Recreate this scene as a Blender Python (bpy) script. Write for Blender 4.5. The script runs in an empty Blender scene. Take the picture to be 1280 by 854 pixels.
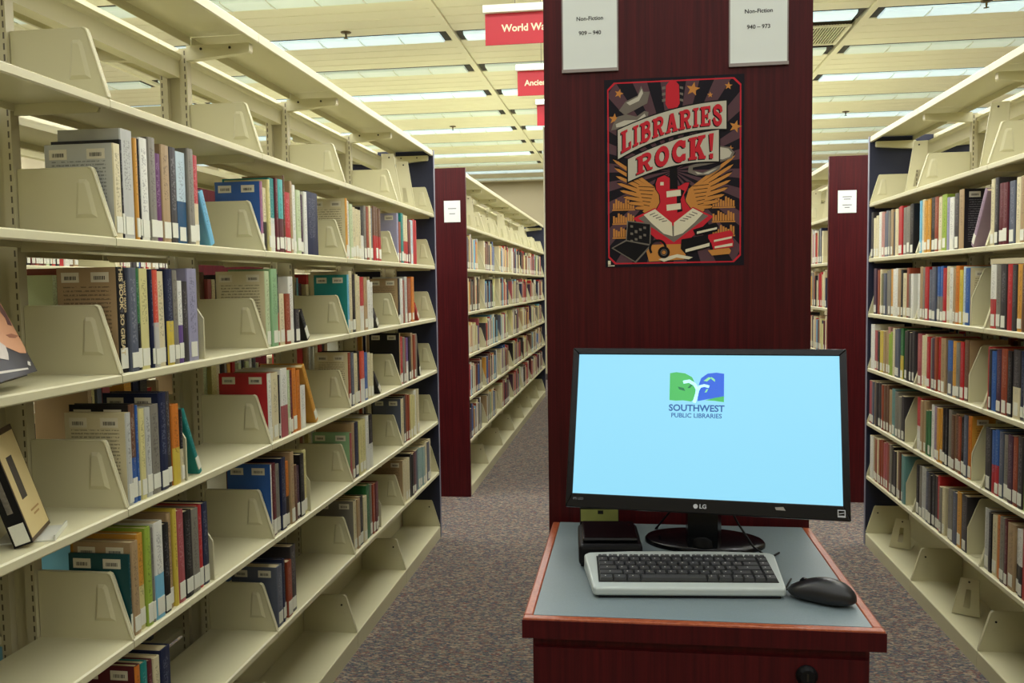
import bpy, bmesh, math, random
from mathutils import Vector, Matrix

# ------------------------------------------------------------------ camera, world, lamps, exposure
sc = bpy.context.scene
COL = sc.collection
R = math.radians
EYE = 1.5926
FOCAL = 1076.6
YAW, PITCH, ROLL = R(7.778), R(3.761), R(0.8435)
fwd = Vector((-math.sin(YAW)*math.cos(PITCH), math.cos(YAW)*math.cos(PITCH), -math.sin(PITCH)))
rgt0 = Vector((math.cos(YAW), math.sin(YAW), 0))
up0 = rgt0.cross(fwd)
rgt = rgt0*math.cos(ROLL) - up0*math.sin(ROLL)
up = up0*math.cos(ROLL) + rgt0*math.sin(ROLL)
cam = bpy.data.cameras.new('camera')
cam.sensor_width = 36.0
cam.lens = 36.0*FOCAL/1280.0
cam.clip_start = 0.05
cam_ob = bpy.data.objects.new('camera', cam)
COL.objects.link(cam_ob)
m3 = Matrix((rgt, up, -fwd)).transposed()
cam_ob.matrix_world = Matrix.Translation((0, 0, EYE)) @ m3.to_4x4()
sc.camera = cam_ob

w = bpy.data.worlds.new('world')
sc.world = w
w.use_nodes = True
w.node_tree.nodes['Background'].inputs[0].default_value = (0.9, 0.95, 1.0, 1)
w.node_tree.nodes['Background'].inputs[1].default_value = 0.05
sc.view_settings.view_transform = 'Standard'
sc.view_settings.look = 'None'
sc.view_settings.gamma = 1.0
sc.view_settings.use_curve_mapping = False
sc.view_settings.exposure = 0.0
LAMP_W = 25.0          # watts of each lit ceiling fixture
LENS_E = 0.66          # glow of the lens seen from the side
LAMP_COL = (0.97, 1.0, 0.92)

# ------------------------------------------------------------------ helpers
def lin(c):
    return tuple(((v/255.0)/12.92 if v/255.0 <= 0.04045 else ((v/255.0+0.055)/1.055)**2.4) for v in c)

def nt(m):
    m.use_nodes = True
    return m.node_tree.nodes, m.node_tree.links, m.node_tree.nodes['Principled BSDF']

MATS = {}
def mat(name, rgb, rough=0.5, metal=0.0, spec=0.5, grain=0.0, gscale=30.0, bump=0.0, emit=0.0, coat=0.0, stretch=(1, 1, 1)):
    """plain procedural material: base colour with a little noise grain and bump"""
    if name in MATS:
        return MATS[name]
    m = bpy.data.materials.new(name)
    N, L, P = nt(m)
    c = lin(rgb)
    P.inputs['Roughness'].default_value = rough
    P.inputs['Metallic'].default_value = metal
    P.inputs['Specular IOR Level'].default_value = spec
    P.inputs['Coat Weight'].default_value = coat
    if emit:
        P.inputs['Base Color'].default_value = (*c, 1)
        P.inputs['Emission Color'].default_value = (*c, 1)
        P.inputs['Emission Strength'].default_value = emit
    elif grain > 0 or bump > 0:
        tc = N.new('ShaderNodeTexCoord'); mp = N.new('ShaderNodeMapping'); nz = N.new('ShaderNodeTexNoise')
        mp.inputs['Scale'].default_value = stretch
        L.new(tc.outputs['Object'], mp.inputs[0]); L.new(mp.outputs[0], nz.inputs['Vector'])
        nz.inputs['Scale'].default_value = gscale; nz.inputs['Detail'].default_value = 4
        mx = N.new('ShaderNodeMix'); mx.data_type = 'RGBA'
        mx.inputs[6].default_value = (*[v*(1-grain) for v in c], 1)
        mx.inputs[7].default_value = (*[min(1, v*(1+grain)) for v in c], 1)
        L.new(nz.outputs[0], mx.inputs[0]); L.new(mx.outputs[2], P.inputs['Base Color'])
        if bump:
            b = N.new('ShaderNodeBump'); b.inputs['Strength'].default_value = bump; b.inputs['Distance'].default_value = 0.002
            L.new(nz.outputs[0], b.inputs['Height']); L.new(b.outputs[0], P.inputs['Normal'])
    else:
        P.inputs['Base Color'].default_value = (*c, 1)
    MATS[name] = m
    return m

def link(ob, parent=None):
    COL.objects.link(ob)
    if parent is not None:
        ob.parent = parent
    return ob

def tag(o, label=None, cat=None, group=None, kind=None):
    if label: o['label'] = label
    if cat: o['category'] = cat
    if group: o['group'] = group
    if kind: o['kind'] = kind
    return o

def empty(name, loc=(0, 0, 0), rz=0.0):
    o = bpy.data.objects.new(name, None)
    o.empty_display_size = 0.05
    o.location = loc; o.rotation_euler = (0, 0, rz)
    COL.objects.link(o)
    return o

class MB:
    """collects boxes, prisms, tubes and polygons and builds ONE mesh"""
    def __init__(s):
        s.v = []; s.f = []; s.m = []; s.sm = []
    def add(s, vs, fs, mi=0, smooth=False):
        b = len(s.v)
        s.v += [tuple(p) for p in vs]
        for f in fs:
            s.f.append([b+i for i in f]); s.m.append(mi); s.sm.append(smooth)
        return s
    def box(s, x0, x1, y0, y1, z0, z1, mi=0):
        if x1 < x0: x0, x1 = x1, x0
        if y1 < y0: y0, y1 = y1, y0
        if z1 < z0: z0, z1 = z1, z0
        return s.add([(x0,y0,z0),(x1,y0,z0),(x1,y1,z0),(x0,y1,z0),(x0,y0,z1),(x1,y0,z1),(x1,y1,z1),(x0,y1,z1)],
              [(0,3,2,1),(4,5,6,7),(0,1,5,4),(1,2,6,5),(2,3,7,6),(3,0,4,7)], mi)
    def prism(s, prof, axis, a, b, mi=0, smooth=False):
        """closed 2-D profile extruded along an axis from a to b"""
        n = len(prof)
        def P(q, t):
            return {'x': (t, q[0], q[1]), 'y': (q[0], t, q[1]), 'z': (q[0], q[1], t)}[axis]
        vs = [P(q, a) for q in prof] + [P(q, b) for q in prof]
        area = sum(prof[i][0]*prof[(i+1) % n][1]-prof[(i+1) % n][0]*prof[i][1] for i in range(n))
        flip = (area < 0) ^ (axis == 'y')
        if b < a: flip = not flip
        fs = [tuple(range(n))[::-1], tuple(range(n, 2*n))]
        if flip: fs = [f[::-1] for f in fs]
        base = len(s.v)
        s.add(vs, fs, mi)
        sd = [(i, (i+1) % n, n+(i+1) % n, n+i) for i in range(n)]
        if flip: sd = [f[::-1] for f in sd]
        for f in sd:
            s.f.append([base+i for i in f]); s.m.append(mi); s.sm.append(smooth)
        return s
    def ring(s, outer, inner, axis, a, b, mi=0):
        n = len(outer)
        for i in range(n):
            j = (i+1) % n
            s.prism([outer[i], outer[j], inner[j], inner[i]], axis, a, b, mi)
        return s
    def tube(s, pts, r, n=8, mi=0):
        pts = [Vector(p) for p in pts]
        rings = []
        for i, p in enumerate(pts):
            t = (pts[min(i+1, len(pts)-1)]-pts[max(i-1, 0)]).normalized()
            a = Vector((0, 0, 1)) if abs(t.z) < 0.9 else Vector((1, 0, 0))
            u = t.cross(a).normalized(); vv = u.cross(t).normalized()
            rr = r[i] if isinstance(r, (list, tuple)) else r
            rings.append([p+(u*math.cos(2*math.pi*k/n)+vv*math.sin(2*math.pi*k/n))*rr for k in range(n)])
        vs = [q for g in rings for q in g]
        fs = []
        for i in range(len(rings)-1):
            for k in range(n):
                fs.append((i*n+k, (i+1)*n+k, (i+1)*n+(k+1) % n, i*n+(k+1) % n))
        s.add(vs, fs, mi, True)
        s.add(rings[0], [tuple(range(n))], mi); s.add(rings[-1], [tuple(range(n))[::-1]], mi)
        return s
    def lathe(s, prof, n=20, mi=0, cx=0, cy=0):
        vs = []
        for (r, z) in prof:
            vs += [(cx+r*math.cos(2*math.pi*k/n), cy+r*math.sin(2*math.pi*k/n), z) for k in range(n)]
        fs = []
        for i in range(len(prof)-1):
            for k in range(n):
                fs.append((i*n+k, i*n+(k+1) % n, (i+1)*n+(k+1) % n, (i+1)*n+k))
        s.add(vs, fs, mi, True)
        s.add(vs[:n], [tuple(range(n))[::-1]], mi); s.add(vs[-n:], [tuple(range(n))], mi)
        return s
    def poly(s, pts, mi=0):
        return s.add(pts, [tuple(range(len(pts)))], mi)
    def mesh(s, name, mats):
        me = bpy.data.meshes.new(name)
        me.from_pydata(s.v, [], s.f)
        if not isinstance(mats, (list, tuple)): mats = [mats]
        for m in mats: me.materials.append(m)
        me.polygons.foreach_set('material_index', s.m)
        me.polygons.foreach_set('use_smooth', s.sm)
        me.update()
        return me
    def build(s, name, mats, parent=None, loc=(0, 0, 0), rot=(0, 0, 0)):
        o = bpy.data.objects.new(name, s.mesh(name, mats))
        o.location = loc; o.rotation_euler = rot
        return link(o, parent)

def inst(name, me, parent=None, loc=(0, 0, 0), rot=(0, 0, 0), scale=None):
    o = bpy.data.objects.new(name, me)
    o.location = loc; o.rotation_euler = rot
    if scale: o.scale = scale
    return link(o, parent)

def soften(ob, width, seg=2, angle=40):
    b = ob.modifiers.new('soft', 'BEVEL')
    b.width = width; b.segments = seg; b.limit_method = 'ANGLE'; b.angle_limit = R(angle)
    return ob

def text_mesh(name, s, size, material, align='CENTER', bold=0.0, extrude=0.0):
    cu = bpy.data.curves.new(name, 'FONT')
    cu.body = s; cu.size = size; cu.align_x = align; cu.align_y = 'CENTER'
    cu.offset = bold; cu.extrude = extrude; cu.resolution_u = 3
    tmp = bpy.data.objects.new(name, cu)
    COL.objects.link(tmp)
    dg = bpy.context.evaluated_depsgraph_get()
    me = bpy.data.meshes.new_from_object(tmp.evaluated_get(dg))
    bpy.data.objects.remove(tmp)
    me.name = name
    me.materials.clear(); me.materials.append(material)
    return me

ORD = ['first', 'second', 'third', 'fourth', 'fifth', 'sixth', 'seventh', 'eighth', 'ninth', 'tenth', 'eleventh', 'twelfth',
       'thirteenth', 'fourteenth', 'fifteenth', 'sixteenth', 'seventeenth', 'eighteenth', 'nineteenth', 'twentieth',
       'twenty-first', 'twenty-second', 'twenty-third', 'twenty-fourth', 'twenty-fifth', 'twenty-sixth']

# ------------------------------------------------------------------ materials
CREAM = mat('cream_enamel', (204, 199, 163), rough=0.38, spec=0.45, grain=0.03, gscale=6)
CREAM_EDGE = CREAM
NAVY = mat('navy_laminate', (22, 27, 52), rough=0.6, grain=0.1, gscale=40)
GREYTRIM = mat('grey_edge_trim', (120, 120, 135), rough=0.5)
DARK = mat('dark_void', (18, 17, 16), rough=0.8)
SCREW = mat('screw_steel', (60, 55, 45), rough=0.4, metal=0.6)
PAPER = mat('white_paper', (226, 232, 226), rough=0.7, grain=0.02, gscale=20)
STICKER = mat('sticker_paper', (216, 210, 186), rough=0.6, grain=0.04, gscale=300)
BARCODE = mat('barcode_print', (70, 66, 60), rough=0.7)
SPINELABEL = mat('spine_label_paper', (222, 222, 204), rough=0.55, grain=0.08, gscale=260)
PAGES = mat('page_edges', (206, 190, 150), rough=0.85, grain=0.15, gscale=60, stretch=(1, 30, 1))
BLACKPL = mat('black_plastic', (10, 10, 13), rough=0.45, spec=0.25, grain=0.1, gscale=200)
BLACKGL = mat('black_gloss_plastic', (7, 7, 10), rough=0.22, spec=0.3)
PRINTINK = mat('print_ink', (30, 28, 30), rough=0.7)

def wood(name, a, b, rough=0.32):
    m = bpy.data.materials.new(name)
    N, L, P = nt(m)
    tc = N.new('ShaderNodeTexCoord'); mp = N.new('ShaderNodeMapping'); nz = N.new('ShaderNodeTexNoise')
    mp.inputs['Scale'].default_value = (60, 60, 1.6)
    L.new(tc.outputs['Object'], mp.inputs[0]); L.new(mp.outputs[0], nz.inputs['Vector'])
    nz.inputs['Scale'].default_value = 2.2; nz.inputs['Detail'].default_value = 6; nz.inputs['Roughness'].default_value = 0.6
    cr = N.new('ShaderNodeValToRGB')
    cr.color_ramp.elements[0].position = 0.32; cr.color_ramp.elements[0].color = (*lin(a), 1)
    cr.color_ramp.elements[1].position = 0.7; cr.color_ramp.elements[1].color = (*lin(b), 1)
    L.new(nz.outputs[0], cr.inputs[0]); L.new(cr.outputs[0], P.inputs['Base Color'])
    P.inputs['Roughness'].default_value = rough
    P.inputs['Specular IOR Level'].default_value = 0.22
    bp = N.new('ShaderNodeBump'); bp.inputs['Strength'].default_value = 0.08; bp.inputs['Distance'].default_value = 0.001
    L.new(nz.outputs[0], bp.inputs['Height']); L.new(bp.outputs[0], P.inputs['Normal'])
    return m
CHERRY = wood('cherry_veneer', (54, 9, 13), (79, 16, 19), rough=0.42)
CHERRY_GLARE = wood('cherry_edge_glare', (128, 60, 36), (158, 84, 52), rough=0.28)  # cherry lipping of the desk, with the glare put into its lighter colour

def upright_mat():
    m = bpy.data.materials.new('slotted_upright_enamel')
    N, L, P = nt(m)
    tc = N.new('ShaderNodeTexCoord'); sx = N.new('ShaderNodeSeparateXYZ')
    L.new(tc.outputs['Object'], sx.inputs[0])
    def math_(op, a, b=None):
        n = N.new('ShaderNodeMath'); n.operation = op
        for i, q in enumerate((a, b)):
            if q is None: continue
            if isinstance(q, (int, float)): n.inputs[i].default_value = q
            else: L.new(q, n.inputs[i])
        return n.outputs[0]
    fr = math_('FRACT', math_('MULTIPLY', sx.outputs[2], 1/0.0254))
    slot = math_('LESS_THAN', fr, 0.6)
    ax = math_('ABSOLUTE', sx.outputs[0])
    band = math_('MULTIPLY', math_('GREATER_THAN', ax, 0.039), math_('LESS_THAN', ax, 0.0435))
    msk = math_('MULTIPLY', slot, band)
    mx = N.new('ShaderNodeMix'); mx.data_type = 'RGBA'
    mx.inputs[6].default_value = (*lin((190, 183, 150)), 1); mx.inputs[7].default_value = (*lin((88, 80, 62)), 1)
    L.new(msk, mx.inputs[0]); L.new(mx.outputs[2], P.inputs['Base Color'])
    P.inputs['Roughness'].default_value = 0.4
    return m
UPRIGHT = upright_mat()

def carpet_mat():
    m = bpy.data.materials.new('speckled_carpet')
    N, L, P = nt(m)
    tc = N.new('ShaderNodeTexCoord'); mp = N.new('ShaderNodeMapping')
    mp.inputs['Scale'].default_value = (1.0, 2.2, 1.0)
    L.new(tc.outputs['Object'], mp.inputs[0])
    def ramp(fac, els):
        cr = N.new('ShaderNodeValToRGB'); cr.color_ramp.interpolation = 'CONSTANT'
        e = cr.color_ramp.elements
        e[0].position = 0; e[0].color = (*lin(els[0][1]), 1)
        e[1].position = els[1][0]; e[1].color = (*lin(els[1][1]), 1)
        for p, c in els[2:]:
            q = e.new(p); q.color = (*lin(c), 1)
        L.new(fac, cr.inputs[0]); return cr.outputs[0]
    def vor(scale):
        v = N.new('ShaderNodeTexVoronoi'); v.inputs['Scale'].default_value = scale
        L.new(mp.outputs[0], v.inputs['Vector'])
        s = N.new('ShaderNodeSeparateColor'); L.new(v.outputs['Color'], s.inputs[0])
        return s.outputs[0]
    a = ramp(vor(58), [(0, (100, 92, 88)), (0.18, (72, 80, 92)), (0.36, (152, 134, 114)), (0.5, (62, 70, 82)),
                       (0.64, (120, 78, 66)), (0.76, (110, 106, 100)), (0.88, (172, 156, 132))])
    b = ramp(vor(120), [(0, (116, 106, 98)), (0.25, (58, 66, 78)), (0.45, (156, 140, 122)), (0.6, (124, 82, 72)), (0.75, (88, 96, 104)), (0.9, (100, 116, 96))])
    mx = N.new('ShaderNodeMix'); mx.data_type = 'RGBA'; mx.inputs[0].default_value = 0.5
    L.new(a, mx.inputs[6]); L.new(b, mx.inputs[7])
    L.new(mx.outputs[2], P.inputs['Base Color'])
    P.inputs['Roughness'].default_value = 0.95; P.inputs['Specular IOR Level'].default_value = 0.1
    nz = N.new('ShaderNodeTexNoise'); nz.inputs['Scale'].default_value = 220
    L.new(tc.outputs['Object'], nz.inputs['Vector'])
    bp = N.new('ShaderNodeBump'); bp.inputs['Strength'].default_value = 0.5; bp.inputs['Distance'].default_value = 0.004
    L.new(nz.outputs[0], bp.inputs['Height']); L.new(bp.outputs[0], P.inputs['Normal'])
    return m

# ------------------------------------------------------------------ the room
WX0, WX1, WY0, WY1, CZ = -6.6, 6.95, -2.5, 14.3, 3.30
tag(MB().box(WX0-0.1, WX1+0.1, WY0-0.1, WY1+0.1, -0.1, 0).build('floor', carpet_mat()),
    'speckled blue grey and rust library carpet', 'floor', kind='structure')
WALLM = mat('beige_wall_paint', (168, 158, 126), rough=0.8, grain=0.03, gscale=3)
tag(MB().box(WX0, WX1, WY1, WY1+0.1, 0, CZ+0.1).build('wall_back', WALLM), 'plain beige far wall of the library', 'wall', kind='structure')
tag(MB().box(WX0, WX1, WY0-0.1, WY0, 0, CZ+0.1).build('wall_front', WALLM), 'plain beige wall behind the camera', 'wall', kind='structure')
tag(MB().box(WX0-0.1, WX0, WY0, WY1, 0, CZ+0.1).build('wall_left', WALLM), 'plain beige wall beyond the left bookcases', 'wall', kind='structure')
tag(MB().box(WX1, WX1+0.1, WY0, WY1, 0, CZ+0.1).build('wall_right', WALLM), 'plain beige wall beyond the right bookcases', 'wall', kind='structure')
tag(MB().box(WX0, WX1, WY1-0.015, WY1, 0, 0.1).build('baseboard_back', mat('vinyl_base', (70, 62, 56), rough=0.6)),
    'dark vinyl baseboard along the far wall', 'baseboard', kind='structure')

CEILM = mat('ceiling_slat_enamel', (245, 245, 218), rough=0.5, grain=0.02, gscale=2)
CEILDARK = mat('ceiling_joint_shadowgap', (150, 140, 100), rough=0.9)
ceiling = MB().box(WX0, WX1, WY0, WY1, CZ+0.055, CZ+0.12).build('ceiling', CEILDARK)
tag(ceiling, 'cream linear metal slat ceiling with rows of light strips', 'ceiling', kind='structure')
RUN0, MOD = -1.18, 2.71
runx = [RUN0+MOD*k for k in range(-2, 4)]
run_me = MB().box(-0.022, 0.022, WY0, WY1, -0.012, 0.03).mesh('ceiling_runner', CEILM)
for x in runx[1:-1]:
    inst('ceiling_runner', run_me, ceiling, (x, 0, CZ))
ROW0, PITCHY, LW = 5.92, 0.885, 0.205
rows = [(k, ROW0+PITCHY*k) for k in range(-9, 10)]
NS = 4
gap = PITCHY-LW-0.02
sw = gap/NS
slat_me = MB().prism([(-sw/2+0.004, 0.016), (-sw/2+0.004, 0.002), (-sw/2+0.007, 0), (sw/2-0.007, 0), (sw/2-0.004, 0.002), (sw/2-0.004, 0.016)], 'x',
                     -MOD/2+0.026, MOD/2-0.026).mesh('ceiling_slat', CEILM)
hidden = MB()
VENT = (1.22, 1.49, 6.15, 6.62)
for k, y in rows:
    for c in range(5):
        xc = (runx[c]+runx[c+1])/2
        for j in range(NS):
            yy = y+LW/2+0.01+sw*(j+0.5)
            if yy > WY1-0.03: continue
            if k >= -2 and not (c in (0, 4) and k < -1):
                if c == 2 and k == 0:
                    me2 = MB().prism([(-sw/2+0.004, 0.016), (-sw/2+0.004, 0), (sw/2-0.004, 0), (sw/2-0.004, 0.016)], 'x', -MOD/2+0.026, VENT[0]-xc-0.005).mesh('ceiling_slat', CEILM)
                    inst('ceiling_slat', me2, ceiling, (xc, yy, CZ))
                else:
                    inst('ceiling_slat', slat_me, ceiling, (xc, yy, CZ))
            else:
                hidden.box(xc-MOD/2+0.026, xc+MOD/2-0.026, yy-sw/2+0.004, yy+sw/2-0.004, CZ, CZ+0.014)
tag(hidden.build('ceiling_slats', CEILM, ceiling), kind='stuff')

# ceiling light strips
LENS_ON = mat('lit_lens', (212, 238, 246), rough=0.4, emit=LENS_E)
LENS_DIM = mat('half_lit_lens', (206, 222, 208), rough=0.4, emit=LENS_E*0.62)
BLADE = mat('louver_enamel', (225, 228, 215), rough=0.35)
FIXD = mat('fixture_dark_edge', (30, 26, 22), rough=0.7)
fl = MOD-0.075
hous_me = MB().box(-fl/2, fl/2, -LW/2, LW/2, 0.002, 0.05).mesh('housing', FIXD)
lens_p = [(-LW/2+0.010, 0.004), (-LW/2+0.014, -0.010), (-LW/2+0.03, -0.016), (LW/2-0.03, -0.016), (LW/2-0.014, -0.010), (LW/2-0.006, 0.004)]
lens_on = MB().prism(lens_p, 'x', -fl/2+0.045, fl/2-0.045).mesh('lens', LENS_ON)
lens_dim = MB().prism(lens_p, 'x', -fl/2+0.045, fl/2-0.045).mesh('lens', LENS_DIM)
blade_me = MB().prism([(-LW/2+0.012, 0.0), (-LW/2+0.014, -0.016), (0, -0.026), (LW/2-0.014, -0.016), (LW/2-0.012, 0.0)], 'x', -0.003, 0.003).mesh('louver_blade', BLADE)
colname = ['far left', 'left', 'centre', 'right', 'far right']
nrow = len(rows)
for k, y in rows:
    lit = (k % 2 == 0)
    for c in range(5):
        xc = (runx[c]+runx[c+1])/2
        t = empty('ceiling_light', (xc, y, CZ))
        tag(t, '%s ceiling light strip, %s row counted from far wall, %s column' % ('bright' if lit else 'dim', ORD[9-k], colname[c]), 'ceiling light', 'light strips in the slat ceiling')
        inst('housing', hous_me, t)
        inst('lens', lens_on if lit else lens_dim, t)
        if k >= -2:
            for b in range(1, 9):
                inst('louver_blade', blade_me, t, (-fl/2+0.045+(fl-0.09)*b/9, 0, 0))
        ld = bpy.data.lights.new('fluorescent_tube', 'AREA')
        ld.shape = 'RECTANGLE'; ld.size = fl-0.1; ld.size_y = LW-0.05
        ld.energy = LAMP_W*(1.0 if lit else 0.75)*(0.4 if k <= -5 else (0.5 if k >= 8 else 1.0))   # the lamps over the open floor behind are turned low, as are the last rows by the far wall; ld.color = LAMP_COL; ld.spread = R(135)
        lo = bpy.data.objects.new('fluorescent_tube', ld)
        lo.location = (0, 0, -0.028)
        link(lo, t)

# air grille beside the right runner
vent = empty('ceiling_vent', ((VENT[0]+VENT[1])/2, (VENT[2]+VENT[3])/2, CZ))
tag(vent, 'square slotted air grille in ceiling beside the right runner', 'air vent')
vx, vy = (VENT[1]-VENT[0])/2, (VENT[3]-VENT[2])/2
MB().ring([(-vx, -vy), (vx, -vy), (vx, vy), (-vx, vy)], [(-vx+0.02, -vy+0.02), (vx-0.02, -vy+0.02), (vx-0.02, vy-0.02), (-vx+0.02, vy-0.02)], 'z', -0.008, 0.004).build('grille_frame', CEILM, vent)
MB().box(-vx, vx, -vy, vy, 0.03, 0.034).build('duct_back', mat('duct_dark', (70, 62, 40), rough=0.8), vent)
vs_me = MB().prism([(-0.004, -0.006), (0.002, -0.006), (0.008, 0.012), (0.002, 0.012)], 'y', -vy+0.02, vy-0.02).mesh('grille_slat', CEILM)
for i in range(13):
    inst('grille_slat', vs_me, vent, (-vx+0.025+(2*vx-0.05)*i/12, 0, 0))

# sprinkler heads
BRASS = mat('sprinkler_brass', (96, 84, 58), rough=0.35, metal=0.7)
def sprinkler(x, y, label):
    t = empty('sprinkler_head', (x, y, CZ))
    tag(t, label, 'sprinkler', 'fire sprinklers in the ceiling')
    MB().lathe([(0.036, 0.0), (0.034, -0.005), (0.016, -0.009)], 16).build('escutcheon', BRASS, t)
    MB().lathe([(0.007, -0.004), (0.007, -0.026), (0.004, -0.04)], 10).build('nozzle', BRASS, t)
    MB().lathe([(0.004, -0.040), (0.017, -0.041), (0.017, -0.043), (0.003, -0.044)], 14).build('deflector', BRASS, t)
sprinkler(-1.872, 5.70, 'brass sprinkler head above the near left bookcase canopy')
sprinkler(-1.865, 9.208, 'small brass sprinkler head far down the left aisle ceiling')
sprinkler(2.196, 5.79, 'brass sprinkler head at top edge above right bookcase')
sprinkler(2.19, 9.26, 'small brass sprinkler head beyond the right bookcase canopy')

# ------------------------------------------------------------------ double-sided steel bookcases
BAY = 0.841
HALF = 0.294
LEV = [2.0388, 1.7182, 1.3940, 1.0708, 0.7472, 0.4246]     # shelf tops, top to bottom
BASEZ = 0.0728
TOPZ = 2.4256
hb = BAY/2
shelf_me = MB().prism([(0.050, 0.0), (0.289, 0.0), (0.2935, -0.0035), (0.2935, -0.0195), (0.290, -0.023), (0.278, -0.023), (0.278, -0.0205),
                       (0.289, -0.0205), (0.289, -0.003), (0.053, -0.003), (0.053, -0.02), (0.050, -0.02)], 'y', -hb+0.0015, hb-0.0015).mesh('shelf', CREAM)

def bracket_mesh(base=False):
    mb = MB()
    zb = -0.030 if not base else -0.003
    prof = [(0.050, zb), (0.262, zb), (0.274, -0.0045), (0.2915, 0.001), (0.2455, 0.153), (0.2415, 0.161), (0.2345, 0.1645), (0.050, 0.1645)]
    mb.prism(prof, 'y', -0.0011, 0.0011)
    mb.tube([(0.2905, 0, 0.002), (0.2450, 0, 0.153), (0.2410, 0, 0.161), (0.2340, 0, 0.1640)], 0.0036, 6)
    mb.tube([(0.2340, 0, 0.1640), (0.052, 0, 0.1640)], 0.0018, 5)
    if not base:
        o = [(0.196, 0.046), (0.252, 0.046), (0.233, 0.130), (0.226, 0.137), (0.208, 0.137), (0.203, 0.131)]
        i = [(0.204, 0.055), (0.240, 0.055), (0.2255, 0.124), (0.222, 0.128), (0.212, 0.128), (0.2095, 0.125)]
        for sy in (-1, 1):          # pressed trapezoid, standing proud on both sides
            vs = [(x, sy*0.0011, z) for x, z in o]+[(x, sy*0.0048, z) for x, z in i]
            fs = [(k, (k+1) % 6, 6+(k+1) % 6, 6+k) for k in range(6)]+[tuple(range(6, 12))]
            mb.add(vs, fs if sy < 0 else [f[::-1] for f in fs])
    else:
        mb.ring([(0.205, 0.078), (0.239, 0.078), (0.234, 0.092), (0.209, 0.092)], [(0.209, 0.081), (0.234, 0.081), (0.231, 0.089), (0.212, 0.089)], 'y', -0.003, 0.003)
    return mb.mesh('end_bracket', CREAM)
brk_me = bracket_mesh()
brkb_me = bracket_mesh(True)
hole_me = MB().prism([(0.0045*math.cos(a*math.pi/4), 0.0045*math.sin(a*math.pi/4)) for a in range(8)], 'y', -0.0036, 0.0036).mesh('bracket_hole', DARK)
base_me = MB().prism([(0.050, BASEZ), (0.290, BASEZ), (0.2935, BASEZ-0.003), (0.2935, 0.0), (0.289, 0.0), (0.289, BASEZ-0.003), (0.050, BASEZ-0.003)], 'y', -hb+0.0015, hb-0.0015).mesh('base_shelf', CREAM)
back_me = MB().box(0.046, 0.049, -hb+0.016, hb-0.016, 0.06, 0.395).mesh('base_back_panel', CREAM)
can_me = MB().prism([(0.056, TOPZ), (0.290, TOPZ), (0.2935, TOPZ-0.004), (0.2935, TOPZ-0.030), (0.290, TOPZ-0.033), (0.280, TOPZ-0.033), (0.280, TOPZ-0.0305),
                     (0.289, TOPZ-0.0305), (0.289, TOPZ-0.003), (0.059, TOPZ-0.003), (0.059, TOPZ-0.03), (0.056, TOPZ-0.03)], 'y', -hb+0.0015, hb-0.0015).mesh('canopy', CREAM)
up_me = MB().prism([(-0.048, -0.0145), (-0.022, -0.0145), (-0.022, 0.006), (0.022, 0.006), (0.022, -0.0145), (0.048, -0.0145), (0.048, 0.0145), (-0.048, 0.0145)], 'z', 0.0, 2.385).mesh('upright', UPRIGHT)
rail_me = MB().prism([(-0.022, 2.290), (0.022, 2.290), (0.022, 2.345), (0.030, 2.352), (0.030, 2.365), (-0.030, 2.365), (-0.030, 2.352), (-0.022, 2.345)], 'y', -hb+0.0145, hb-0.0145).mesh('top_rail', CREAM)
arm_me = MB().prism([(0.048, 2.345), (0.262, 2.362), (0.266, 2.368), (0.266, 2.3925), (0.048, 2.3925)], 'y', -0.014, 0.014).mesh('canopy_arm', CREAM)
screw_me = MB().lathe([(0.0045, 0), (0.0045, 0.002), (0.003, 0.003)], 8).mesh('screw', SCREW)

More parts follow.
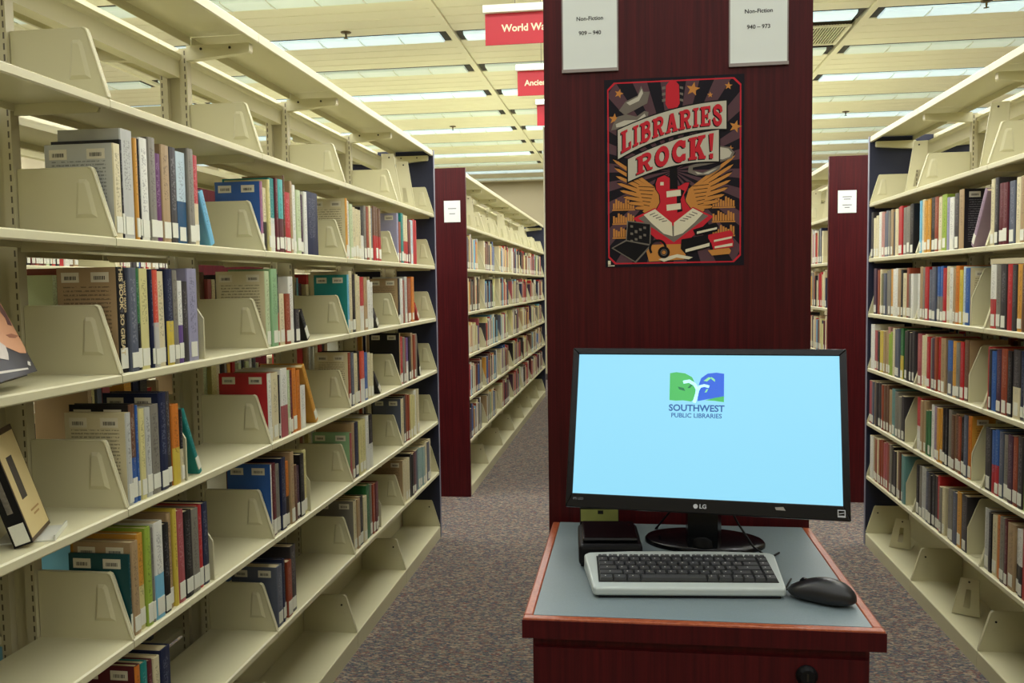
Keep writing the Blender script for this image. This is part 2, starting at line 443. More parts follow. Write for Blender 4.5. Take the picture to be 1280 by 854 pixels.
def make_range(name, label, cx, y0, nb, faces, near_panel=None, far_panel=None, detail=(1, -1)):
    """faces: which sides carry shelves; detail: sides whose brackets are built"""
    t = empty(name, (cx, y0, 0))
    tag(t, label, 'bookcase', 'double-sided library bookcases')
    L_ = nb*BAY
    for j in range(nb+1):
        yj = min(max(j*BAY, 0.016), L_-0.016)
        inst('upright', up_me, t, (0, yj, 0))
        for s in faces:
            a = inst('canopy_arm', arm_me, t, (0, yj, 0), (0, 0, 0 if s > 0 else math.pi))
            if s in detail:
                for q in (0.20, 0.10):
                    inst('screw', screw_me, a, (q, -0.0145, 2.380), (math.pi/2, 0, 0))
    for b in range(nb):
        ym = (b+0.5)*BAY
        inst('top_rail', rail_me, t, (0, ym, 0))
        for s in faces:
            rz = 0 if s > 0 else math.pi
            inst('canopy', can_me, t, (0, ym, 0), (0, 0, rz))
            bs = inst('base_shelf', base_me, t, (0, ym, 0), (0, 0, rz))
            inst('base_back_panel', back_me, bs)
            if s in detail:
                for e in (-1, 1):
                    inst('end_bracket', brkb_me, bs, (0, e*(hb-0.0035), BASEZ+0.003))
                    inst('bracket_hole', hole_me, bs, (0.225, e*(hb-0.0035), BASEZ+0.125))
            for z in LEV:
                sh = inst('shelf', shelf_me, t, (0, ym, z), (0, 0, rz))
                if s in detail:
                    for e in (-1, 1):
                        inst('end_bracket', brk_me, sh, (0, e*(hb-0.0035), 0))
    def panel(y, th, inner, outer, h, s):
        e = empty('end_panel', (0, y, 0)); e.parent = t
        p = MB().box(-HALF, HALF, 0, th*0.5, 0, h).build('inner_face', inner, e)
        MB().box(-HALF, HALF, th*0.5, th, 0, h).build('outer_face', outer, e)
        MB().box(HALF, HALF+0.0025, 0, th, 0, h).build('edge_trim', GREYTRIM if inner is NAVY else CHERRY, e)
        MB().box(-HALF-0.0025, -HALF, 0, th, 0, h).build('edge_trim', GREYTRIM if inner is NAVY else CHERRY, e)
        if s < 0: e.rotation_euler = (0, 0, math.pi)
    if far_panel: panel(L_+0.001, 0.026, NAVY, CHERRY, far_panel, 1)
    if near_panel: panel(-0.001, 0.026, CHERRY, CHERRY, near_panel, -1)
    return t

CXL, CXC, CXR = -1.487, 0.106, 1.693
CXLL, CXRR = CXC-1.593*2, CXC+1.587*2
YL0, YR0 = 5.257-6*BAY, 5.331-5*BAY
make_range('steel_bookcase', 'cream steel bookcase filling the left side, nearest the camera', CXL, YL0, 6, (1, -1), None, 2.428)
make_range('steel_bookcase', 'cream steel bookcase at right edge with full rows of books', CXR, YR0, 5, (1, -1), None, 2.428)
YF = 6.330
make_range('steel_bookcase', 'far bookcase past the left aisle gap with cherry end panel', CXL, YF, 7, (1, -1), 2.46, 2.428, (1,))
make_range('steel_bookcase', 'far bookcase past the right aisle gap with cherry end panel', CXR, YF+0.055, 7, (1, -1), 2.46, 2.428, (-1,))
make_range('steel_bookcase', 'middle bookcase behind the cherry panel with the poster', CXC, 2.027, 4, (1, -1), 2.46, 2.428, ())
make_range('steel_bookcase', 'far middle bookcase hidden behind the poster panel', CXC, YF, 7, (1, -1), 2.46, 2.428, ())
make_range('steel_bookcase', 'outer left bookcase seen through gaps between the left shelves', CXLL, YL0, 6, (1, -1), None, 2.428, (1,))
make_range('steel_bookcase', 'outer right bookcase glimpsed through the right shelves', CXRR, YR0, 5, (1, -1), None, 2.428, ())
make_range('steel_bookcase', 'far outer left bookcase beyond the left bookcase end panel', CXLL, YF, 7, (1, -1), 2.46, 2.428, ())

# ------------------------------------------------------------------ books
PAL = {'cream': (214, 204, 164), 'white': (222, 222, 210), 'palegrey': (186, 188, 180), 'grey': (128, 124, 112), 'charcoal': (58, 55, 56), 'black': (24, 23, 26),
 'slate': (88, 94, 108), 'navy': (24, 34, 66), 'blue': (48, 92, 158), 'deepblue': (14, 74, 112), 'skyblue': (112, 180, 210), 'paleblue': (188, 208, 214),
 'turquoise': (70, 170, 165), 'teal': (30, 128, 122), 'darkteal': (16, 70, 72), 'seafoam': (104, 150, 144), 'paleteal': (140, 168, 164), 'mint': (140, 178, 132),
 'palegreen': (190, 204, 160), 'green': (44, 104, 58), 'lime': (150, 176, 66), 'olive': (108, 108, 70), 'yellow': (208, 186, 74), 'paleyellow': (212, 204, 140),
 'amber': (206, 150, 60), 'orange': (204, 120, 44), 'coral': (206, 80, 60), 'red': (178, 38, 42), 'rust': (144, 66, 40), 'maroon': (92, 28, 38), 'brown': (104, 72, 52),
 'tan': (170, 144, 106), 'rose': (164, 80, 84), 'pink': (190, 140, 130), 'mauve': (158, 106, 136), 'purple': (92, 32, 92), 'plum': (72, 44, 62), 'violet': (90, 60, 130),
 'lavender': (150, 148, 172), 'lilac': (158, 134, 152)}
WORD = {'palegrey': 'pale grey', 'deepblue': 'deep blue', 'skyblue': 'sky blue', 'paleblue': 'pale blue', 'darkteal': 'dark teal', 'paleteal': 'pale teal',
        'palegreen': 'pale green', 'paleyellow': 'pale yellow'}
def word(c):
    c = c.split('|')[0]
    a = c.split('/')
    return '-'.join(WORD.get(q, q) for q in a)
def lum(c): return 0.3*c[0]+0.59*c[1]+0.11*c[2]

def book_mat(a, b, mode):
    """cover cloth: colour a above, b below; mode 'spine' prints a vertical title, 'text' prints lines of type, 'board' stays plain"""
    key = 'cover_%s_%s_%s' % (a, b, mode)
    if key in MATS: return MATS[key]
    m = bpy.data.materials.new(key)
    N, L, P = nt(m)
    P.inputs['Roughness'].default_value = 0.35
    P.inputs['Specular IOR Level'].default_value = 0.4
    tc = N.new('ShaderNodeTexCoord'); sg = N.new('ShaderNodeSeparateXYZ')
    L.new(tc.outputs['Generated'], sg.inputs[0])
    def M(op, p, q=None):
        n = N.new('ShaderNodeMath'); n.operation = op
        for i, v in enumerate((p, q)):
            if v is None: continue
            if isinstance(v, (int, float)): n.inputs[i].default_value = v
            else: L.new(v, n.inputs[i])
        return n.outputs[0]
    def MIX(f, p, q):
        n = N.new('ShaderNodeMix'); n.data_type = 'RGBA'
        for i, v in ((0, f), (6, p), (7, q)):
            if isinstance(v, tuple): n.inputs[i].default_value = (*v, 1)
            elif isinstance(v, float): n.inputs[i].default_value = v
            else: L.new(v, n.inputs[i])
        return n.outputs[2]
    col = lin(PAL[a])
    if b and b != a:
        col = MIX(M('GREATER_THAN', sg.outputs[2], 0.46), lin(PAL[b]), lin(PAL[a]))
    ca = PAL[a]
    ink = tuple(int(v*0.35) for v in ca) if lum(ca) > 120 else tuple(min(255, int(v*0.5+120)) for v in ca)
    oi = N.new('ShaderNodeObjectInfo')
    if mode == 'spine':
        mp = N.new('ShaderNodeMapping'); mp.inputs['Scale'].default_value = (0, 150, 210)
        L.new(tc.outputs['Object'], mp.inputs[0])
        nz = N.new('ShaderNodeTexNoise'); nz.noise_dimensions = '4D'; nz.inputs['Scale'].default_value = 1.0; nz.inputs['Detail'].default_value = 1
        L.new(mp.outputs[0], nz.inputs['Vector']); L.new(M('MULTIPLY', oi.outputs['Random'], 90.0), nz.inputs['W'])
        f = M('GREATER_THAN', nz.outputs[0], 0.54)
        lo = M('ADD', 0.26, M('MULTIPLY', oi.outputs['Random'], 0.2))
        f = M('MULTIPLY', f, M('MULTIPLY', M('GREATER_THAN', sg.outputs[2], lo), M('LESS_THAN', sg.outputs[2], 0.9)))
        f = M('MULTIPLY', f, M('MULTIPLY', M('GREATER_THAN', sg.outputs[1], 0.24), M('LESS_THAN', sg.outputs[1], 0.76)))
        col = MIX(M('MULTIPLY', f, 0.42), col, lin(ink))
    elif mode == 'text':
        ln = M('LESS_THAN', M('FRACT', M('MULTIPLY', sg.outputs[2], 26.0)), 0.42)
        mp = N.new('ShaderNodeMapping'); mp.inputs['Scale'].default_value = (260, 0, 118)
        L.new(tc.outputs['Object'], mp.inputs[0])
        nz = N.new('ShaderNodeTexNoise'); nz.inputs['Scale'].default_value = 1.0; nz.inputs['Detail'].default_value = 1
        L.new(mp.outputs[0], nz.inputs['Vector'])
        f = M('MULTIPLY', ln, M('GREATER_THAN', nz.outputs[0], 0.44))
        f = M('MULTIPLY', f, M('MULTIPLY', M('GREATER_THAN', sg.outputs[2], 0.12), M('LESS_THAN', sg.outputs[2], 0.82)))
        f = M('MULTIPLY', f, M('MULTIPLY', M('GREATER_THAN', sg.outputs[0], 0.1), M('LESS_THAN', sg.outputs[0], 0.88)))
        col = MIX(M('MULTIPLY', f, 0.6), col, lin(ink))
    nz2 = N.new('ShaderNodeTexNoise'); nz2.inputs['Scale'].default_value = 35
    L.new(tc.outputs['Object'], nz2.inputs['Vector'])
    col = MIX(M('MULTIPLY', nz2.outputs[0], 0.16), col, lin(tuple(int(v*0.6) for v in ca)))
    L.new(col, P.inputs['Base Color'])
    MATS[key] = m
    return m

FACE = {'grey': 'palegrey'}
def parse_col(c):
    sp, _, fa = c.partition('|')
    a, _, b = sp.partition('/')
    mode = 'board'; stick = False
    fc = a if not fa else fa
    if fa.endswith('text'): mode = 'text'; fc = fa[:-4]; stick = True
    elif fa.endswith('stick'): fc = fa[:-5]; stick = True
    if fc == 'brown': fc = 'tan'
    if fc == 'grey' and mode == 'text': fc = 'palegrey'
    return a, b or a, fc, mode, stick

def cover_mesh(d, t, h, mats, soft=False):
    """book cover: two boards and a rounded spine at x = 0, extruded up"""
    b = 0.0024 if t > 0.012 else 0.0012
    th = t/2
    r = min(0.004, th*0.6)
    out = [(-d, -th), (-r, -th), (-r*0.25, -th+r*0.55), (0.0, 0.0), (-r*0.25, th-r*0.55), (-r, th), (-d, th)]
    inn = [(-d, th-b), (-r-0.001, th-b), (-r-0.001, -th+b), (-d, -th+b)]
    mb = MB().prism(out+inn, 'z', 0, h)
    # the four curved quads of the back are the spine
    n = len(out)+len(inn)
    for i in range(n):
        if i in (1, 2, 3, 4): mb.m[2+i] = 1
    return mb.mesh('cover', mats)

def pages_mesh(d, t, h):
    b = 0.0024 if t > 0.012 else 0.0012
    return MB().box(-d+0.004, -0.006, -t/2+b, t/2-b, 0.0035, h-0.0035).mesh('page_block', PAGES)

rng = random.Random(7)
def build_book(loc, rot, d, t, h, colour, label, group, near=-1, stickers=None, spine_label=True):
    a, b, fc, mode, stick = parse_col(colour)
    o = empty('book', loc)
    o.rotation_euler = rot
    tag(o, label, 'book', group)
    inst('cover', cover_mesh(d, t, h, [book_mat(fc, fc, mode), book_mat(a, b, 'spine')]), o)
    inst('page_block', pages_mesh(d, t, h), o)
    if spine_label:
        lw = min(t*0.82, 0.032); z0 = rng.uniform(0.006, 0.014); lh = rng.uniform(0.036, 0.05)
        inst('spine_label', MB().box(-0.004, 0.0008, -lw/2, lw/2, z0, z0+lh).mesh('spine_label', SPINELABEL), o)
    if stick if stickers is None else stickers:
        for (x0, x1) in ((-d+0.012, -d+0.058), (-0.068, -0.022)):
            y = near*(t/2)
            s_ = inst('barcode_label', MB().box(x0, x1, min(y, y+near*0.0006), max(y, y+near*0.0006), h-0.036, h-0.012).mesh('barcode_label', STICKER), o)
            mb = MB(); q = x0+0.008
            while q < x1-0.008:
                wq = rng.choice((0.0008, 0.0014, 0.002)); mb.box(q, q+wq, y+near*0.0006, y+near*0.0009, h-0.030, h-0.021); q += wq+rng.choice((0.001, 0.0016))
            inst('barcode_bars', mb.mesh('barcode_bars', BARCODE), s_)
    return o

BOOKS = """L21:1.909 1.939 0.222 cream|greytext;1.940 1.950 0.235 black;1.950 2.002 0.264 palegrey;2.002 2.017 0.249 amber;2.017 2.026 0.249 black;2.026 2.063 0.255 white;2.063 2.097 0.262 grey;2.098 2.128 0.227 purple;2.128 2.169 0.254 tan;2.169 2.204 0.254 charcoal;2.204 2.256 0.248 paleblue/deepblue;2.256 2.290 0.263 grey;2.290 2.324 0.251 red/cream;2.357 2.424 0.152 skyblue 2.325
L31:1.913 1.948 0.255 black|browntext;1.949 1.984 0.254 slate;1.984 2.004 0.253 green/black;2.004 2.044 0.253 paleyellow;2.047 2.058 0.251 navy;2.058 2.082 0.250 coral/palegrey;2.082 2.117 0.247 cream;2.119 2.152 0.253 navy/yellow;2.152 2.179 0.251 grey;2.179 2.206 0.223 white/violet;2.207 2.238 0.221 charcoal;2.239 2.294 0.257 lavender
L41:1.912 1.934 0.227 palegrey|creamtext;1.935 1.960 0.244 brown/blue|blackstick;1.961 1.972 0.239 blue;1.972 1.996 0.227 paleyellow;1.997 2.024 0.227 palegrey;2.024 2.064 0.230 grey;2.067 2.103 0.256 navy|navystick;2.103 2.126 0.254 charcoal;2.127 2.163 0.216 orange/yellow;2.164 2.181 0.198 black/cream;2.262 2.295 0.196 teal 2.189
L51:1.901 1.911 0.206 darkteal|darktealstick;1.913 1.943 0.232 tan|tanstick;1.944 1.971 0.243 amber/paleyellow;1.972 1.998 0.251 lime;1.998 2.013 0.243 grey;2.013 2.055 0.251 white/skyblue;2.056 2.087 0.236 black;2.088 2.109 0.257 tan;2.110 2.128 0.262 yellow;2.128 2.163 0.252 rose;2.165 2.245 0.240 black;2.246 2.270 0.236 red;2.272 2.306 0.236 navy
L61:1.917 1.939 0.243 orange|maroonstick;1.939 1.967 0.239 teal/cream;1.969 1.990 0.233 maroon;1.991 2.020 0.230 cream;2.021 2.068 0.238 navy
L22:2.703 2.737 0.230 mauve|bluestick;2.738 2.787 0.211 cream/black;2.788 2.809 0.241 paleyellow;2.810 2.853 0.249 teal/white;2.854 2.877 0.253 maroon;2.878 2.920 0.253 turquoise/maroon;2.923 2.937 0.270 brown;2.938 2.986 0.215 red;2.988 3.009 0.258 tan;3.011 3.040 0.248 white;3.041 3.081 0.233 palegreen;3.081 3.110 0.221 plum;3.111 3.143 0.234 white;3.143 3.269 0.240 navy
L32:2.756 2.790 0.257 palegreen|creamtext;2.791 2.843 0.265 mint|mintstick;2.844 2.862 0.247 black/red;2.863 2.951 0.180 cream;2.952 2.995 0.240 white;2.997 3.037 0.120 charcoal;3.045 3.106 0.109 black 3.004
L42:2.720 2.771 0.236 white|redstick;2.772 2.830 0.234 cream|tanstick;2.831 2.844 0.222 black;2.845 2.903 0.241 white/rose;2.903 2.928 0.230 palegreen;2.928 2.951 0.227 maroon;2.952 3.024 0.232 orange;3.026 3.079 0.160 white;3.110 3.160 0.233 amber 3.002
L52:2.729 2.745 0.249 white|bluestick;2.746 2.785 0.249 maroon;2.787 2.822 0.239 grey;2.823 2.865 0.253 navy;2.867 2.905 0.231 orange/black;2.906 2.938 0.259 tan;2.939 2.967 0.205 brown;2.968 2.996 0.196 plum;2.997 3.039 0.232 black;3.040 3.070 0.240 paleyellow
L62:2.758 2.807 0.212 slate|slatestick;2.808 2.826 0.224 navy;2.827 2.848 0.215 black;2.849 2.891 0.200 rust;2.891 2.941 0.242 charcoal
L23:3.600 3.626 0.257 amber|creamtext;3.627 3.652 0.248 white;3.653 3.692 0.237 palegreen;3.698 3.813 0.228 cream;3.814 3.861 0.237 black/white;3.862 3.934 0.248 grey;3.936 4.001 0.254 cream;4.004 4.119 0.259 brown/red
L24:4.437 4.466 0.260 lavender|lavenderstick;4.469 4.503 0.217 rust;4.505 4.551 0.266 teal;4.555 4.642 0.260 cream/red;4.645 4.710 0.242 maroon;4.712 4.768 0.244 paleblue;4.770 4.837 0.252 red/cream
L33:3.597 3.618 0.253 skyblue|tealstick;3.620 3.660 0.268 cream;3.662 3.708 0.254 black;3.709 3.773 0.255 cream;3.774 3.832 0.245 red/white;3.833 3.883 0.243 tan;3.886 3.966 0.230 white;4.025 4.075 0.064 charcoal 3.990
L34:4.429 4.460 0.241 black|browntext;4.463 4.504 0.241 white;4.506 4.558 0.232 rust;4.561 4.707 0.251 palegrey;4.712 4.772 0.252 orange;4.884 4.945 0.088 red 4.812
L43:3.588 3.619 0.239 rust|creamtext;3.620 3.658 0.236 slate;3.659 3.705 0.228 cream;3.706 3.746 0.235 black;3.747 3.803 0.231 coral/white;3.804 3.858 0.221 blue;3.859 3.942 0.216 cream;4.050 4.117 0.104 black 3.966
L44:4.409 4.436 0.276 tan|blackstick;4.440 4.487 0.255 red;4.489 4.553 0.249 grey;4.556 4.617 0.242 violet/white;4.619 4.672 0.244 black;4.679 4.796 0.261 tan;4.845 4.916 0.239 black 4.802
L53:3.569 3.608 0.212 rose|mintstick;3.610 3.646 0.248 tan;3.648 3.695 0.247 navy;3.700 3.801 0.245 paleyellow;3.802 3.842 0.251 white;3.844 3.904 0.249 black/white
L54:4.421 4.477 0.248 cream|slatestick;4.479 4.538 0.253 charcoal;4.541 4.608 0.258 rust;4.609 4.718 0.243 paleyellow;4.720 4.818 0.258 white
L63:3.612 3.687 0.225 cream|greystick;3.693 3.792 0.222 black;3.794 3.847 0.251 green;3.848 3.917 0.243 grey;3.919 3.991 0.234 maroon
L64:4.448 4.582 0.233 cream|tantext;4.586 4.665 0.244 black;4.669 4.766 0.234 maroon;4.770 4.927 0.235 paleteal;4.931 5.099 0.239 cream
R21:5.282 5.353 0.265 charcoal;5.184 5.275 0.239 cream;5.130 5.181 0.255 white;5.069 5.128 0.251 pink;4.985 5.066 0.251 slate;4.914 4.982 0.251 tan;4.821 4.911 0.247 cream;4.748 4.819 0.255 red/skyblue;4.569 4.729 0.251 black
R22:4.454 4.524 0.254 skyblue;4.411 4.451 0.257 cream;4.329 4.407 0.251 amber;4.265 4.326 0.254 black;4.220 4.264 0.251 rust;4.176 4.218 0.247 cream;4.118 4.175 0.252 lime;4.082 4.116 0.235 lavender;4.031 4.081 0.231 white;3.925 4.028 0.254 tan|blacktext;3.729 3.870 0.224 lilac 3.663
R23:3.572 3.636 0.261 charcoal;3.523 3.569 0.235 maroon;3.482 3.522 0.232 maroon;3.432 3.481 0.233 slate;3.377 3.413 0.240 cream;3.340 3.375 0.237 tan;3.298 3.339 0.229 navy;3.264 3.296 0.220 cream;3.222 3.262 0.216 rust;3.173 3.220 0.214 grey
R31:5.198 5.252 0.262 plum;5.105 5.175 0.255 cream;5.060 5.102 0.231 olive;5.015 5.059 0.233 slate;4.936 5.013 0.250 grey;4.893 4.935 0.254 amber;4.804 4.890 0.256 white;4.758 4.802 0.252 tan;4.723 4.757 0.247 black;4.664 4.721 0.229 cream;4.624 4.663 0.255 rust;4.555 4.623 0.225 white
R32:4.460 4.552 0.224 white;4.420 4.459 0.258 tan;4.387 4.419 0.253 grey;4.333 4.386 0.255 red;4.238 4.332 0.253 slate;4.152 4.224 0.255 blue/grey;4.107 4.151 0.246 red;4.058 4.104 0.253 cream;4.015 4.056 0.246 white;3.987 4.012 0.244 tan;3.946 3.985 0.253 orange;3.912 3.945 0.234 yellow;3.874 3.910 0.248 paleblue;3.825 3.872 0.241 blue|creamtext
R33:3.576 3.629 0.250 white/red;3.536 3.575 0.249 grey;3.485 3.535 0.248 charcoal;3.426 3.470 0.249 red;3.389 3.425 0.246 charcoal;3.344 3.384 0.247 amber;3.314 3.342 0.244 brown;3.272 3.312 0.247 navy;3.238 3.270 0.246 cream;3.196 3.236 0.242 maroon;3.155 3.194 0.245 slate
R41:5.227 5.301 0.261 white;5.181 5.226 0.229 rose;5.112 5.176 0.227 black;5.052 5.109 0.233 yellow;4.980 5.049 0.239 tan;4.950 4.979 0.260 pink;4.883 4.949 0.237 lime;4.842 4.882 0.258 cream;4.768 4.841 0.261 slate/orange;4.712 4.760 0.264 green/yellow;4.651 4.690 0.253 charcoal;4.614 4.650 0.260 black;4.532 4.599 0.261 charcoal
R42:4.484 4.515 0.244 tan;4.420 4.482 0.253 rose;4.347 4.417 0.255 cream;4.301 4.345 0.245 red;4.231 4.300 0.247 plum;4.164 4.230 0.253 red;4.105 4.163 0.250 tan;4.013 4.073 0.246 blue/slate;3.964 4.010 0.247 amber;3.886 3.963 0.249 red;3.836 3.884 0.260 brown
R43:3.618 3.665 0.250 red;3.599 3.617 0.242 charcoal;3.553 3.599 0.235 blue;3.505 3.548 0.246 plum;3.450 3.504 0.252 rust;3.410 3.449 0.247 black;3.348 3.408 0.255 charcoal/cream;3.322 3.347 0.254 navy;3.274 3.321 0.257 grey;3.227 3.272 0.256 maroon;3.182 3.225 0.264 tan
R51:5.263 5.331 0.251 rose;5.193 5.261 0.255 tan;5.110 5.191 0.257 charcoal;5.037 5.102 0.254 rust;4.952 5.033 0.263 brown;4.828 4.938 0.254 seafoam;4.770 4.827 0.246 grey;4.675 4.765 0.235 charcoal
R52:4.420 4.487 0.261 red/white;4.348 4.417 0.257 tan;4.278 4.347 0.220 green;4.239 4.276 0.252 white;4.186 4.238 0.248 lilac;4.120 4.184 0.251 amber;4.056 4.119 0.261 black;4.009 4.052 0.261 grey;3.930 4.008 0.255 brown;3.864 3.929 0.252 black;3.791 3.861 0.267 orange|ambertext
R53:3.583 3.643 0.251 charcoal;3.511 3.579 0.257 blue/red;3.472 3.506 0.256 slate;3.385 3.471 0.257 plum;3.307 3.384 0.266 charcoal;3.247 3.303 0.193 lime;3.197 3.245 0.260 brown;3.148 3.195 0.274 navy
R61:5.224 5.284 0.252 white/red;5.178 5.223 0.249 tan;5.110 5.176 0.259 cream;5.032 5.108 0.265 rust;4.947 5.029 0.267 rose;4.876 4.944 0.269 grey;4.840 4.873 0.261 black;4.754 4.837 0.254 cream;4.717 4.753 0.259 brown;4.637 4.716 0.253 seafoam
R62:4.429 4.470 0.247 black;4.387 4.428 0.251 grey;4.322 4.384 0.257 palegrey;4.207 4.320 0.249 charcoal;4.140 4.205 0.258 red;4.072 4.138 0.221 cream;3.976 4.044 0.233 grey;3.883 3.973 0.243 amber;3.820 3.882 0.242 charcoal
R63:3.597 3.663 0.247 palegrey;3.566 3.596 0.240 black;3.521 3.565 0.238 cream;3.483 3.520 0.249 orange;3.442 3.481 0.253 grey;3.414 3.441 0.256 maroon;3.352 3.412 0.251 tan;3.286 3.351 0.251 white/black;3.223 3.285 0.263 red;3.163 3.221 0.275 slate;3.105 3.160 0.286 cream"""
STUFF = []       # (x, y, z, sign, d, t, h, colour) books too small to pick apart singly
cands = []
for ln in BOOKS.strip().split('\n'):
    key, _, rest = ln.partition(':')
    side, lev, bay = key[0], int(key[1]), int(key[2])
    raw = []
    for it in rest.split(';'):
        q = it.split()
        y0, y1, h, c = float(q[0]), float(q[1]), float(q[2]), q[3]
        lean = float(q[4]) if len(q) > 4 else None
        raw.append([y0, y1, h, c, lean])
    if side == 'L': lo, hi = 5.257-BAY*(5-bay)+0.010, 5.257-BAY*(4-bay)-0.010
    else: lo, hi = 5.331-BAY*bay+0.010, 5.331-BAY*(bay-1)-0.010
    ups = [r for r in raw if r[4] is None]
    # keep upright books inside the bay, in order, without overlaps
    ups.sort(key=lambda r: r[0])
    cur = lo
    for r in ups:
        tt = r[1]-r[0]
        r[0] = max(r[0], cur); r[1] = max(r[0]+0.55*tt, r[1])
        r[1] = min(r[1], hi)
        cur = r[1]+0.0006
    items = []
    for r in ups:
        t = r[1]-r[0]-0.0008
        if t < 0.006: continue
        n = 1 if (t < 0.062 or (side == 'L' and lev == 2 and bay == 2)) else (2 if t < 0.11 else 3)
        for k in range(n):
            c = r[3] if (k == 0 or '|' not in r[3]) else r[3].split('|')[0]
            if n > 1 and k > 0 and '/' not in c and rng.random() < 0.5:
                c = rng.choice(['cream', 'grey', 'tan', 'charcoal', 'rust', 'slate'])
            items.append([r[0]+t*k/n+0.0003, r[0]+t*(k+1)/n-0.0003, r[2]-(0.012*rng.random() if k else 0), c, None])
    items += [r for r in raw if r[4] is not None]
    items.sort(key=lambda r: r[0] if side == 'L' else -r[0])
    for i, r in enumerate(items):
        r.append(items[i-1] if i and items[i-1][4] is None else None)
        r.append(lo)
        cands.append((side, lev, bay, i, len(items), r))
def weight(q):
    s_, lv, by, i, n, r = q
    return (r[1]-r[0])*r[2]/(((r[0]+r[1])/2)**2+1.6)**1.5
order = sorted(cands, key=lambda q: -weight(q))
faces_ = [q for q in cands if '|' in q[5][3] or q[5][4] is not None]
keep = set(id(q[5]) for q in faces_)
for q in order:
    if len(keep) >= 300: break
    keep.add(id(q[5]))
BAYN = {('L', 1): 'nearest', ('L', 2): 'second', ('L', 3): 'third', ('L', 4): 'farthest', ('R', 1): 'farthest', ('R', 2): 'middle', ('R', 3): 'nearest'}
SIDEN = {'L': 'left', 'R': 'right'}
for (side, lev, bay, i, n, r) in cands:
    y0, y1, h, c, lean, prev, lo = r
    z = LEV[lev-1]
    X = -1.193-0.008 if side == 'L' else 1.399+0.008
    d = rng.uniform(0.150, 0.182)
    X += (-1 if side == 'L' else 1)*rng.uniform(0, 0.008)
    sg = 1 if side == 'L' else -1
    rz = 0 if side == 'L' else math.pi
    t = y1-y0
    ym = (y0+y1)/2
    rot = [0, 0, rz]; loc = [X, ym, z+0.0004]
    if lean is not None:
        dy = lean-ym
        t = min(t*0.55, 0.028)
        ang = math.atan2(abs(dy), h)
        h = math.hypot(h, dy)*0.97
        h = max(h, 0.11)
        sgn = 1 if dy < 0 else -1          # top leans towards -Y when dy < 0
        rx = ang*sgn
        if side == 'R': rx = -rx
        rot = [rx, 0, rz]
        # rest the lower edge on the shelf
        loc = [X, ym, z+0.0006+t/2*math.sin(ang)]
        if side == 'L' and prev is not None:       # prop it against the book before it
            yb = prev[1]+min(prev[2], h*math.cos(ang))*math.tan(ang)+0.0015
            loc[1] = yb+t/2*math.cos(ang)
        elif side == 'R':                          # prop it against the bracket at the near end
            loc[1] = lo+0.004+h*math.sin(ang)+t/2*math.cos(ang)
    if id(r) in keep or lean is not None:
        label = '%s book, %s from left, %s bay of %s bookcase, %s shelf down' % (word(c), ORD[i], BAYN[(side, bay)], SIDEN[side], ORD[lev-1])
        ob = build_book(loc, rot, d, t, h, c, label, 'books on the %s bookcase' % SIDEN[side], near=(-1 if side == 'L' else 1), spine_label=(rng.random() < 0.88))
        if side == 'L' and lev == 3 and bay == 1 and i == 0:
            me = text_mesh('spine_title', 'THIS BOOK  SO GREAT', 0.0212, mat('title_cream', (206, 188, 140), rough=0.5), bold=0.0006)
            inst('spine_title', me, ob, (0.0012, -0.006, h*0.60), (math.pi/2, math.pi/2, math.pi/2))
            me = text_mesh('spine_title', 'WHAT MAKES', 0.012, MATS['title_cream'], bold=0.0003)
            inst('spine_title', me, ob, (0.0012, 0.009, h*0.72), (math.pi/2, math.pi/2, math.pi/2))
    else:
        STUFF.append((X, ym, z+0.0004, sg, d, t, h, c.split('|')[0].split('/')[0]))

# books on the sides and bookcases that are farther off
cols = ['cream', 'white', 'palegrey', 'tan', 'grey', 'charcoal', 'black', 'slate', 'navy', 'red', 'rust', 'maroon', 'brown', 'palegreen', 'paleyellow', 'amber', 'skyblue', 'rose', 'plum', 'cream', 'cream', 'white', 'cream', 'black', 'tan', 'red', 'blue']
r2 = random.Random(21)
def fill(face_x, sg, y0, nb, levs, lo=0.6, hi=0.9, anchor='near', tmin=0.014, tmax=0.042):
    for b in range(nb):
        for lv in levs:
            a = y0+b*BAY+0.01; e = y0+(b+1)*BAY-0.01
            stop = a+(e-a)*r2.uniform(lo, hi)
            y = a
            while True:
                t = r2.uniform(tmin, tmax)
                if y+t > stop: break
                h = r2.choice((0.2, 0.215, 0.225, 0.235, 0.24, 0.25, 0.262))+r2.uniform(-0.006, 0.006)
                yc = y+t/2 if anchor == 'near' else e-(y-a)-t/2
                STUFF.append((face_x-sg*(0.008+r2.uniform(0, 0.008)), yc, LEV[lv-1]+0.0004, sg, r2.uniform(0.15, 0.18), t-0.001, h, r2.choice(cols)))
                y += t
ALL = (2, 3, 4, 5, 6)
fill(CXL+HALF, 1, YF, 7, ALL, 0.62, 0.88)
fill(CXR-HALF, -1, YF+0.055, 7, ALL, 0.75, 0.95, 'far')
fill(CXL-HALF, -1, YL0, 6, (3, 4, 5, 6), 0.35, 0.8, 'far')
fill(CXLL+HALF, 1, YL0, 6, (2, 3, 4, 5, 6), 0.5, 0.9)
fill(CXR+HALF, 1, YR0, 5, (2, 3, 4, 5, 6), 0.9, 0.99)  # back rows filled almost solid, added to block light behind the right shelves
fill(CXR-HALF, -1, YR0, 2, ALL, 0.7, 0.92, 'far')
fill(CXC-HALF, -1, 2.03, 4, ALL, 0.6, 0.9)
fill(CXC+HALF, 1, 2.03, 4, ALL, 0.6, 0.9)
fill(CXL-HALF, -1, YF, 7, ALL, 0.5, 0.9)
fill(CXC-HALF, -1, YF, 7, ALL, 0.6, 0.9)
fill(CXC+HALF, 1, YF, 7, ALL, 0.6, 0.9)

